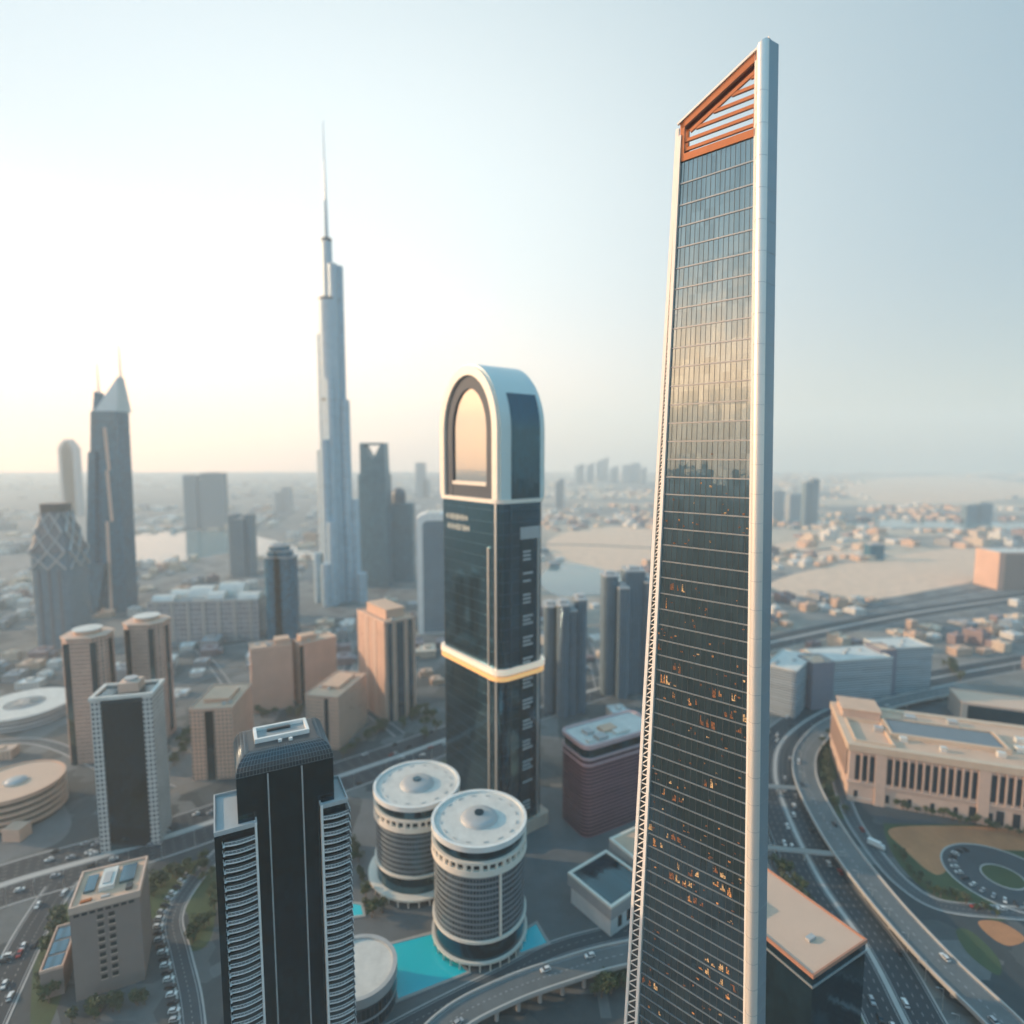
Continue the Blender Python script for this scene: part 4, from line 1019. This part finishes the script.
def round_corner_white():
    p, k = bay(430, 634); Y = p.y; kk = Y/F; r = root('white_framed_block', 'white tower with a rounded frame round its grey face, left of the arched tower', 'tower', (416-512)*kk, Y, R(8))
    W = 33*kk; D = 30; h = Zat(Y, 514); 
    MB().prism([(0,0),(W,0),(W,D),(0,D)],0,h-6).build('wall', M['cream'], r)
    n = 10; rr = 12
    out = [(0,0),(0,h-rr)]+[(rr-rr*math.cos(math.pi/2*i/n),h-rr+rr*math.sin(math.pi/2*i/n)) for i in range(n+1)]+[(W,h),(W,0)]
    m = MB(); v = [(a,-1.6,b) for a,b in out]+[(a,D,b) for a,b in out]; k_ = len(out)
    m.add(v, [list(range(k_)),list(range(2*k_-1,k_-1,-1))]+[[i,k_+i,k_+(i+1)%k_,(i+1)%k_] for i in range(k_)]); m.build('rounded_frame', M['white'], r)
    g_ = 8
    out = [(g_,2),(g_,h-rr-6)]+[(g_+8-8*math.cos(math.pi/2*i/n),h-14-6+8*math.sin(math.pi/2*i/n)+2) for i in range(n+1)]+[(W-.5,h-10),(W-.5,2)]
    k_ = len(out); m = MB(); m.add([(a,-1.9,b) for a,b in out]+[(a,-1.2,b) for a,b in out], [list(range(k_)),list(range(2*k_-1,k_-1,-1))]+[[i,k_+i,k_+(i+1)%k_,(i+1)%k_] for i in range(k_)]); m.build('grey_face', F_grey, r)
    for i in range(3): MB().box(W*.3+i*7,4,h,W*.3+i*7+5,D-6,h+3).build('roof_unit', M['cream'], r)
round_corner_white()
def cluster(px0, px1, top, base, label, name, parts_, wall, rot=0, cat='tower', D=28):
    """several joined shafts of different height: (from, to, top row, depth offset)"""
    Y = G((px0+px1)/2, base).y+D/2; kk = Y/F; c = (px0+px1)/2
    r = root(name, label, cat, (c-512)*kk, Y, R(rot))
    for a, b, t, dy, rd in parts_:
        x0, x1 = (a-c)*kk, (b-c)*kk; h = Zat(Y, t); m = MB()
        q = min(x1-x0, D)*rd
        poly = rrect(x0, -D/2+dy, x1, D/2+dy, q, 4) if rd else [(x0,-D/2+dy),(x1,-D/2+dy),(x1,D/2+dy),(x0,D/2+dy)]
        m.prism(poly, 0, h); m.build('shaft', wall, r, smooth=bool(rd))
        k_ = .25; xm, wd = (x0+x1)/2, (x1-x0)
        MB().box(xm-wd*.28,-D*.2+dy,h,xm+wd*.28,D*.2+dy,h+3.2).build('plant_room', M['unit'], r)
        MB().prism([(x0-.4,-D/2+dy-.4),(x1+.4,-D/2+dy-.4),(x1+.4,D/2+dy+.4),(x0-.4,D/2+dy+.4)] if not rd else rrect(x0-.4,-D/2+dy-.4,x1+.4,D/2+dy+.4,q,4), h-.8, h+.5).build('roof_edge', M['unit'], r)
    return r
F_slate = facade('slate_ribbed_wall', (.14,.20,.245), (.08,.14,.18), 3.5, 2.6, (.1,.95), (.3,.75))
cluster(545,588,600,716,'slate grey residential tower of clustered shafts right of the arched tower','clustered_tower',((545,557,605,6,.4),(557,570,601,-6,.4),(569,577,607,-2,.0),(576,588,598,4,.4)),F_slate)
cluster(603,660,572,696,'slate grey tower pair with a curved shoulder, partly behind the skyscraper','clustered_tower',((603,619,574,0,.4),(617,628,584,-8,.2),(626,646,570,6,.0),(644,662,580,0,.3)),F_slate)
cluster(262,293,545,641,'dark blue tower with a notched octagonal crown behind the sand slabs','notched_tower',((263,293,556,0,.3),(265,290,550,0,.45),(268,286,545,0,.4)),M['towerblue'])
cluster(228,252,514,577,'mid grey tower with two ribs behind the curved avenue','ribbed_tower',((228,238,514,0,.2),(236,246,518,-6,0),(244,252,514,0,.2)),F_grey)
cluster(185,226,474,529,'pair of hazy blue slab towers beyond the creek','slab_towers',((185,198,475,0,0),(196,204,480,6,0),(203,226,473,-4,0)),F_grey)
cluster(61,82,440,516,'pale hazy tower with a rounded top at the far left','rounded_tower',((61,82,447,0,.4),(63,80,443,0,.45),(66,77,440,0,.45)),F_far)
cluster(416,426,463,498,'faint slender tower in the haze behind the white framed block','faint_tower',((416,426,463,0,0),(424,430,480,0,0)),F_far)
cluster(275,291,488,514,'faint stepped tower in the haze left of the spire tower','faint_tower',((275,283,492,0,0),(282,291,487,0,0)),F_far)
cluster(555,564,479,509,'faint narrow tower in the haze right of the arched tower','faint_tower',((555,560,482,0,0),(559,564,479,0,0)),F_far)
cluster(804,817,479,527,'blue slim tower standing alone on the plain right of the skyscraper','slim_tower',((804,811,482,0,0),(810,817,479,-3,0)),F_grey)
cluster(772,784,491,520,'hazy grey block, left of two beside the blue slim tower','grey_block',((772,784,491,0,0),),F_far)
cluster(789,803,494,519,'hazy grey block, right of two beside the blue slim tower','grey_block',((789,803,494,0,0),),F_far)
cluster(871,885,544,560,'small dark block standing on the bright sand field','dark_block',((871,885,544,0,0),),M['towerblue'])
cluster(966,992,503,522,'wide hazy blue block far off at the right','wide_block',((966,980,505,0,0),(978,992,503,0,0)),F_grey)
for i, (a, b, t, bs) in enumerate(((575,584,464,484),(586,594,463,483),(596,602,460,482),(602,608,457,481),(610,618,466,482),(622,640,463,483),(640,646,467,484))):
    cluster(a,b,t,bs,'faint block of the distant skyline in the haze between the arched tower and the skyscraper','skyline_block',((a,(a+b)/2+1,t+2,0,0),((a+b)/2,b,t,0,0)),F_far)['group'] = 'distant skyline blocks'

def mall():
    c = G(150, 643); r = root('domed_mall', 'broad grey hall with white curved roofs in front of the spire tower', 'mall', c.x, c.y, R(6)); k = c.y/F
    W, D, h = 108*k, 60, Zat(c.y, 603)
    MB().box(0,0,0,W,D,h).build('wall', F_mall, r); parapet(r, W, D, h, M['concrete'], roofmat=M['roofgrey'])
    for i, (a, b, y0, y1, hh) in enumerate(((.02,.22,4,26,7),(.3,.52,20,56,14),(.5,.66,10,34,9),(.56,.8,30,58,17),(.8,1.0,4,30,8),(.1,.3,34,56,8))):
        m = MB(); n = 10; x0, x1 = a*W, b*W; v = []
        for j in range(n+1):
            t = math.pi*j/n; y = (y0+y1)/2-(y1-y0)/2*math.cos(t); z = h+.5+hh*math.sin(t)
            v += [(x0,y,z),(x1,y,z)]
        f = [[2*j,2*j+1,2*j+3,2*j+2] for j in range(n)]+[[2*j for j in range(n+1)],[2*j+1 for j in range(n,-1,-1)],[0,2*n,2*n+1,1]]
        m.add(v, f).build('vaulted_roof', M['roofwhite'], r, smooth=True)
    for i in range(7): MB().box(W*(i+.4)/7,-1.2,0,W*(i+.6)/7,.5,h+1.5).build('pilaster', M['concrete'], r)
F_mall = facade('mall_wall', (.33,.33,.34), (.16,.20,.23), 7, 5, (.2,.8), (.25,.75), metal=.3)
mall()

# ------------------------------------------------------------------ low-rise districts
boxes_px = [(G(x,y).x, G(x,y).y, rad) for x, y, rad in ((480,940,45),(419,870,45),(500,800,60),(84,750,40),(144,730,35),(280,690,70),(220,750,60),(335,720,50),(388,710,45),(600,800,60),(26,716,55),(18,812,45),(335,600,90),(114,605,70),(56,640,50),(376,580,70),(402,580,50),(430,630,50),(566,705,45),(632,690,60),(277,635,45),(240,570,50),(200,620,110),(205,525,90),(800,710,40),(850,700,60),(900,690,50),(930,770,110),(1000,715,60),(1010,585,60),(690,860,60),(720,950,60))]
def free(p, rad):
    for x, y, q in boxes_px:
        if (p.x-x)**2+(p.y-y)**2 < (q+rad)**2: return False
    for line, w_, z in ROADS.values():
        for a in line[::2]:
            if (a.x-p.x)**2+(a.y-p.y)**2 < (w_/2+rad+6)**2: return False
    return True
def inpoly(x, y, poly):
    c = False; j = len(poly)-1
    for i in range(len(poly)):
        if (poly[i][1] > y) != (poly[j][1] > y) and x < (poly[j][0]-poly[i][0])*(y-poly[i][1])/(poly[j][1]-poly[i][1])+poly[i][0]: c = not c
        j = i
    return c
keepout = [[(772,582),(830,566),(930,551),(985,547),(985,575),(930,590),(860,600),(790,594)],[(548,541),(590,527),(652,529),(668,545),(660,562),(600,572),(560,560)],
           [(60,566),(75,545),(140,533),(225,531),(300,548),(318,560),(235,553),(190,560),(110,566)],[(540,580),(560,562),(612,572),(650,590),(640,604),(600,594),(560,596)],[(838,487),(900,477),(980,478),(1060,490),(1000,500),(880,502)]]
pal = [('white',(.62,.60,.56)),('cream',(.60,.49,.39)),('peach',(.56,.39,.29)),('mauve',(.27,.20,.20)),('grey',(.30,.31,.32))]
hm = []
for nm, c in pal:
    wmat = facade(nm+'_house_wall', c, (.08,.10,.11), 3.3, 3.2, (.35,.75), (.3,.7), metal=.3)
    rmat = plain(nm+'_house_roof', tuple(min(.7, q*1.1+.06) for q in c), .85, var=.2)
    hm.append((nm, wmat, rmat))
meshes = []
rn = random.Random(21)
for nm, wm, rm_ in hm:
    for k in range(3):
        W, D, h = rn.uniform(16,26), rn.uniform(12,20), rn.uniform(6,13)
        m = MB(); m.box(-W/2,-D/2,0,W/2,D/2,h,0); m.ring(-W/2-.2,-D/2-.2,W/2+.2,D/2+.2,.5,h-.3,h+.9,0); m.box(-W/2+.4,-D/2+.4,h,W/2-.4,D/2-.4,h+.15,1)
        a = rn.uniform(-.3,.1)*W; m.box(a,-D*.2,h+.15,a+W*.3,D*.2,h+3.2,0); m.box(-W*.4,D*.1,h+.15,-W*.25,D*.3,h+1.4,1)
        if k == 1: m.box(W/2,-D*.3,0,W/2+W*.4,D*.4,h*.6,0); m.box(W/2+.3,-D*.28,h*.6,W/2+W*.38,D*.38,h*.6+.2,1)
        if k == 2: m.box(-W*.3,-D/2-D*.3,0,W*.2,-D/2,h*.75,0); m.box(-W*.28,-D/2-D*.28,h*.75,W*.18,-D/2,h*.75+.2,1)
        meshes.append((nm, m.mesh(nm+'_house', [wm, rm_])))
cand = []
ga = R(14); gc, gs = math.cos(ga), math.sin(ga)
def lots(step, y0, y1, dens, s0, s1):
    n = int(9000/step)
    for i in range(-n, n):
        for j in range(-n, n):
            if i % 5 == 0 or j % 7 == 0: continue                       # streets
            u, v = i*step+rn.uniform(-.16,.16)*step, j*step+rn.uniform(-.16,.16)*step
            x, y = gc*u-gs*v, gs*u+gc*v
            if not (y0 < y < y1) or abs(x) > .93*y+40: continue
            d = noise.noise(Vector((x/330, y/330, 3)))+.35*noise.noise(Vector((x/90, y/90, 8)))
            if d < dens: continue
            if rn.random() < .12: continue
            px = 512+F*x/(y*ct+H*st); py = 512+F*((H*ct-y*st)/(y*ct+H*st))
            if any(inpoly(px, py, k) for k in keepout): continue
            p = Vector((x, y, 0)); sc = rn.uniform(s0, s1)
            if not free(p, 13*sc): continue
            cand.append((p, sc, px, py))
lots(34, 480, 1000, -.32, .7, 1.2)
lots(38, 1000, 1500, -.12, .8, 1.3)
lots(58, 1500, 3000, -.06, 1.2, 2.1)
cand.sort(key=lambda c: -c[1]/c[0].y)
def pick(px):
    ci = rn.choices(range(5), [3,3.2,3.6,2,1.2] if px > 600 else [3.5,2,1,.8,3])[0]; return ci*3+rn.randrange(3)
for p, sc, px, py in cand[:296]:
    nm, me = meshes[pick(px)]
    o = bpy.data.objects.new('low_house', me); C.objects.link(o); o.location = p; o.rotation_euler[2] = ga+R(rn.choice([0,90,180,270])+rn.uniform(-4,4))
    o.scale = (sc, sc, sc*rn.uniform(.6,1.25))
    where = 'on the plain right of the skyscraper' if px > 760 else ('in the hazy district between the arched tower and the skyscraper' if px > 540 else ('in the hazy district round the spire tower' if px > 240 else 'in the hazy district at the far left'))
    tag(o, f'low {nm} flat roofed house {where}', 'house', f'low {nm} houses {where}')
mass = MB()
def massbox(p, sc, px):
    me = meshes[pick(px)][1]; mi = [x[1] for x in hm].index(me.materials[0]); a = ga+(math.pi/2 if rn.random() < .5 else 0); zf = rn.uniform(.6,1.5)
    W, D, h = rn.uniform(7,13)*sc, rn.uniform(6,10)*sc, rn.uniform(6,12)*zf; ca, sa = math.cos(a), math.sin(a)
    q = lambda W, D: [(p.x+ca*u-sa*v, p.y+sa*u+ca*v) for u, v in ((-W,-D),(W,-D),(W,D),(-W,D))]
    mass.prism(q(W,D), 0, h, mi); mass.prism(q(W*.93,D*.93), h, h+.4, mi+5)
    if rn.random() < .5: mass.prism([(x+W*.2, y) for x, y in q(W*.35,D*.4)], h+.4, h+3.5, mi)
for p, sc, px, py in cand[296:]: massbox(p, sc, px)
k = 0
while k < 1500:
    px = rn.uniform(-60,1090); py = 461+38*rn.random()**1.2
    p = G(px, py)
    if p.y > 8600 or any(inpoly(px, py, q) for q in keepout): k += .2; continue
    if noise.noise(Vector((p.x/900, p.y/900, 5))) < -.1: k += .3; continue
    massbox(p, p.y/F*rn.uniform(.18,.42), px); k += 1
ms = mass.build('far_buildings', [x[1] for x in hm]+[x[2] for x in hm]); ms['kind'] = 'stuff'; ms['label'] = 'hazy mass of low buildings near the horizon'

# ------------------------------------------------------------------ trees and shrubs
def leaf_mat(name, c0, c1):
    n = N(name); ge = n.n('ShaderNodeNewGeometry'); w_ = n.n('ShaderNodeObjectInfo')
    f = n.noise(ge.outputs['Position'], .8, 3); n.set(col=n.mix(f, c0, c1), rough=.7); return n.mat
LM = [leaf_mat('tree_leaves', (.035,.06,.022), (.085,.115,.045)), leaf_mat('dusty_leaves', (.05,.07,.035), (.11,.13,.07))]
bark = plain('bark', (.16,.11,.08), .9)
def tree_mesh(seed, palm=False):
    rr = random.Random(seed); tr = MB(); cr = MB()
    tr.cyl(0,0,.22,0,3.2,7,.13)
    cl = []
    for i in range(7):
        a = rr.uniform(0,6.28); q = rr.uniform(.3,2.0); c = Vector((q*math.cos(a), q*math.sin(a), rr.uniform(3.2,5.8))); cl.append((c, rr.uniform(.9,1.6)))
        tr.bar((0,0,2.4), c, .12)
    for c, s in cl:
        for j in range(42):
            v = Vector((rr.gauss(0,1), rr.gauss(0,1), rr.gauss(0,.8))).normalized()*s*rr.uniform(.55,1.05); p = c+v
            n1 = Vector((rr.gauss(0,1), rr.gauss(0,1), rr.gauss(0,1))).normalized(); n2 = n1.orthogonal().normalized(); t = rr.uniform(.25,.5)
            n3 = n1.cross(n2); cr.add([p-n2*t, p+n3*t*.8, p+n2*t, p-n3*t*.8], [[0,1,2,3]])
    return tr.mesh('trunk', bark), cr.mesh('crown', LM[seed % 2])
TM = [tree_mesh(i) for i in range(4)]
def tree(p, s, label, group):
    r = root('tree', label, 'tree', p.x, p.y, rn.uniform(0,6), 0, group); r.scale = (s*1.05,s*1.05,s)
    t, c = TM[rn.randrange(4)]
    for nm, me in (('trunk', t), ('crown', c)):
        o = bpy.data.objects.new(nm, me); C.objects.link(o); o.parent = r
def row(pix, n, s, jit, label, group):
    pts = smooth_line([G(x, y) for x, y in pix]) if len(pix) > 2 else [G(*pix[0]).lerp(G(*pix[1]), i/20) for i in range(21)]
    for i in range(n):
        t = (i+.5)/n*(len(pts)-1); k_ = int(t); p = pts[k_].lerp(pts[min(k_+1,len(pts)-1)], t-k_)
        tree(p+Vector((rn.uniform(-jit,jit), rn.uniform(-jit,jit), 0)), s*rn.uniform(.75,1.3), label, group)
row([(856,712),(832,736),(822,762),(828,790),(838,812)], 26, 1.2, 4, 'dark green tree in the strip between the flyover and the colonnade building', 'trees along the flyover')
row([(872,803),(1030,838)], 18, 1.0, 1.5, 'dark green tree in the row along the foot of the colonnade building', 'trees along the colonnade building')
row([(895,850),(925,886),(960,902),(1000,916)], 20, .8, 2.5, 'small tree on the grass edge of the dirt plot', 'trees round the dirt plot')
row([(360,880),(352,850),(365,905),(385,915)], 12, 1.2, 3, 'tree planted round the terrace of the farther round tower', 'trees round the terrace')
row([(155,890),(175,878),(205,868),(208,920),(196,940)], 30, 1.2, 6, 'dark green tree in the garden by the curving drive', 'trees in the garden')
row([(42,1010),(50,960),(62,915)], 16, 1.2, 3, 'dark green tree beside the street left of the brown block', 'trees by the street')
row([(150,1000),(110,1012),(80,1018)], 12, 1.0, 3, 'dark green tree in front of the brown block', 'trees before the brown block')
row([(775,865),(790,885),(812,915)], 14, 1.2, 4, 'dark green tree on the verge behind the peach roofed navy block', 'trees on the verge')
row([(405,728),(420,715),(432,722),(425,745)], 14, 1.4, 6, 'tree in the small grove right of the tall sand tower', 'trees in the grove')
row([(590,1000),(610,990),(625,985)], 10, 1.3, 3, 'dark tree under the raised concrete road', 'trees under the raised road')
row([(240,715),(300,716),(330,700)], 16, 1.3, 5, 'tree at the foot of the sand slab pair', 'trees by the sand slabs')
row([(340,760),(375,735),(385,728)], 14, 1.2, 3, 'tree along the foot of the low sand block', 'trees by the low sand block')
row([(175,770),(182,745),(190,735)], 10, 1.5, 4, 'tree beside the long sand block', 'trees by the long sand block')
row([(945,665),(955,672),(962,682)], 9, 1.5, 6, 'tree on the small green island by the highway bend', 'trees on the island')

# ------------------------------------------------------------------ turning circle, vehicles
tc = G(1003, 877); r = root('turning_circle', 'grey turning circle with a planted middle beside the dirt plot', 'roundabout', tc.x, tc.y)
MB().cyl(0,0,31,0,.10,48).build('paving', M['asphalt2'], r); MB().cring(0,0,30.5,31.5,0,.25,48).build('kerb', M['kerb'], r)
MB().cyl(0,0,11,.1,.4,32).build('planted_middle', M['lawn'], r); MB().cring(0,0,10.6,11.4,.1,.5,32).build('kerb', M['kerb'], r)
def car_mesh(name, col, van=False):
    body = plain(name, col, .3, .2, var=.05); gl = M['navydark']; m = MB()
    hh = 1.0 if not van else 1.4
    m.prism([(-2.2,-.9),(2.2,-.9),(2.2,.9),(-2.2,.9)], .35, .95, 0, [(-2.15,-.85),(2.1,-.85),(2.1,.85),(-2.15,.85)])
    x1 = 1.6 if van else 1.0
    m.prism([(-1.9,-.82),(x1,-.82),(x1,.82),(-1.9,.82)], .95, .95+hh*.55, 1, [(-1.6,-.7),(x1-.6,-.7),(x1-.6,.7),(-1.6,.7)])
    m.prism([(-1.6,-.7),(x1-.6,-.7),(x1-.6,.7),(-1.6,.7)], .95+hh*.55, 1.02+hh*.55, 0)
    for x in (-1.35, 1.35):
        for y in (-.92, .7): m.add([(x+.34*math.cos(a*math.pi/4), yy, .34+.34*math.sin(a*math.pi/4)) for yy in (y, y+.22) for a in range(8)], [list(range(8)), list(range(15,7,-1))]+[[i,8+i,8+(i+1)%8,(i+1)%8] for i in range(8)], 2)
    return m.mesh(name, [body, gl, M['dmetal']])
CM = [('white', car_mesh('white_car', (.75,.75,.73))), ('silver', car_mesh('silver_car', (.45,.46,.47))), ('dark', car_mesh('dark_car', (.04,.045,.05))), ('red', car_mesh('red_car', (.35,.04,.03))), ('white', car_mesh('white_van', (.72,.71,.68), True))]
def car(p, a, z, where, wts=(5,3,3,.6,1), s=1.15):
    nm, me = CM[rn.choices(range(5), wts)[0]]; o = bpy.data.objects.new('car', me); C.objects.link(o); o.location = (p.x, p.y, z); o.rotation_euler[2] = a; o.scale = (s,s,s)
    tag(o, f'{nm} car {where}', 'car', f'{nm} cars {where}')
def traffic(key, n, lanes, where, lo=.05, hi=.95):
    line, w_, z = ROADS[key]
    for i in range(n):
        t = rn.uniform(lo, hi)*(len(line)-2); k_ = int(t); p = line[k_].lerp(line[k_+1], t-k_); d = (line[k_+1]-line[k_]).normalized()
        off = rn.choice(lanes); q = p+Vector((d.y,-d.x,0))*off
        car(q, math.atan2(d.y, d.x)+(0 if off > 0 else math.pi), z+.13, where)
traffic('highway', 55, (-20,-16,-12,-8,-5,5,8,12,16,20), 'driving on the broad highway behind the balcony tower', .06, .6)
traffic('valley', 34, (-15,-11,-7,-4,4,7,11,15), 'driving on the dark highway right of the skyscraper')
traffic('ramp', 9, (-4,4), 'driving on the curved flyover'); traffic('bridge', 4, (-3,3), 'driving on the raised concrete road')
traffic('street', 9, (-5,0,5), 'on the street left of the brown block'); traffic('frontage', 3, (-2,2), 'on the frontage road by the dirt plot')
for i in range(17):
    a = R(100+i*12); car(tc+Vector((25*math.cos(a), 25*math.sin(a), 0)), a, .12, 'parked in the ring round the turning circle', (4,3,4,.5,1), 1.0)
dl = ROADS['drive'][0]
for i in range(26):
    t = (i+2)/30*(len(dl)-2); k_ = int(t); p = dl[k_].lerp(dl[k_+1], t-k_); d = (dl[k_+1]-dl[k_]).normalized()
    car(p+Vector((d.y,-d.x,0))*6.8, math.atan2(d.y,d.x)+1.2, .12, 'parked along the curving garden drive', (3,4,5,.3,1))
for i in range(4):
    for j in range(9): 
        if i < 2 and rn.random() < .7: car(G(-2,1000)+Vector((-24+i*8, j*3.0, 0)), R(10+180*(i%2)), .05, 'parked in the rows at the bottom left corner', (2,3,5,.5,1))
tk = G(876, 847); r = root('truck', 'white box truck on the frontage road beside the dirt plot', 'truck', tk.x, tk.y, R(-48))
MB().box(-5,-1.4,1.0,2.6,1.4,4.2).build('cargo_box', M['white'], r); MB().prism([(2.9,-1.25),(5.2,-1.25),(5.2,1.25),(2.9,1.25)],.8,3.1,0,[(2.9,-1.2),(4.6,-1.2),(4.6,1.2),(2.9,1.2)]).build('cab', M['white'], r)
for x in (-3.6,-2.2,3.9):
    for y in (-1.4,1.1): MB().add([(x+.5*math.cos(a*math.pi/5), yy, .5+.5*math.sin(a*math.pi/5)) for yy in (y, y+.3) for a in range(10)], [list(range(10)), list(range(19,9,-1))]+[[i,10+i,10+(i+1)%10,(i+1)%10] for i in range(10)]).build('wheel', M['dmetal'], r)
bp = G(859, 801); r = root('bus_shelter', 'long white canopy beside the left end of the colonnade building', 'canopy', bp.x, bp.y, R(-20))
MB().box(-8,-2,3.4,8,2,3.8).build('canopy_roof', M['roofwhite'], r)
for x in (-7,0,7): MB().cyl(x,0,.15,0,3.4,8).build('post', M['metal'], r)

# street lamps along the big roads
lm_p = MB(); lm_p.cyl(0,0,.16,0,11,8,.09); lm_p.bar((0,0,11),(2.6,0,11.5),.12); me_p = lm_p.mesh('pole', M['metal'])
lm_h = MB(); lm_h.box(2.0,-.2,11.45,3.3,.2,11.65); me_h = lm_h.mesh('lamp_head', M['unit'])
for key, off, step, where in (('valley', 19.5, 3, 'along the dark highway right of the skyscraper'), ('highway', 24.5, 3, 'along the broad highway behind the balcony tower')):
    ln = ROADS[key][0]; sl = side(ln, off)
    for i in range(2, len(ln)-3, step):
        if ln[i].y > 900: continue
        d = ln[i]-sl[i]; r = root('street_lamp', f'tall grey street lamp {where}', 'street lamp', sl[i].x, sl[i].y, math.atan2(d.y, d.x), 0, f'street lamps {where}')
        for nm, me in (('pole', me_p), ('lamp_head', me_h)): o = bpy.data.objects.new(nm, me); C.objects.link(o); o.parent = r

# ------------------------------------------------------------------ haze
hz = MB().box(-9000,-9000,-1,9000,9000,870); me = hz.mesh('haze', []) if False else None
hm_ = bpy.data.materials.new('haze_air'); hm_.use_nodes = True; nt = hm_.node_tree
for q in list(nt.nodes): nt.nodes.remove(q)
ou = nt.nodes.new('ShaderNodeOutputMaterial'); pv = nt.nodes.new('ShaderNodeVolumePrincipled')
pv.inputs['Color'].default_value = (*HAZE_C, 1); pv.inputs['Density'].default_value = HAZE_D; pv.inputs['Anisotropy'].default_value = HAZE_G
nt.links.new(pv.outputs[0], ou.inputs['Volume'])
o = hz.build('haze', hm_); o['kind'] = 'stuff'; o['label'] = 'pale haze filling the air over the city'
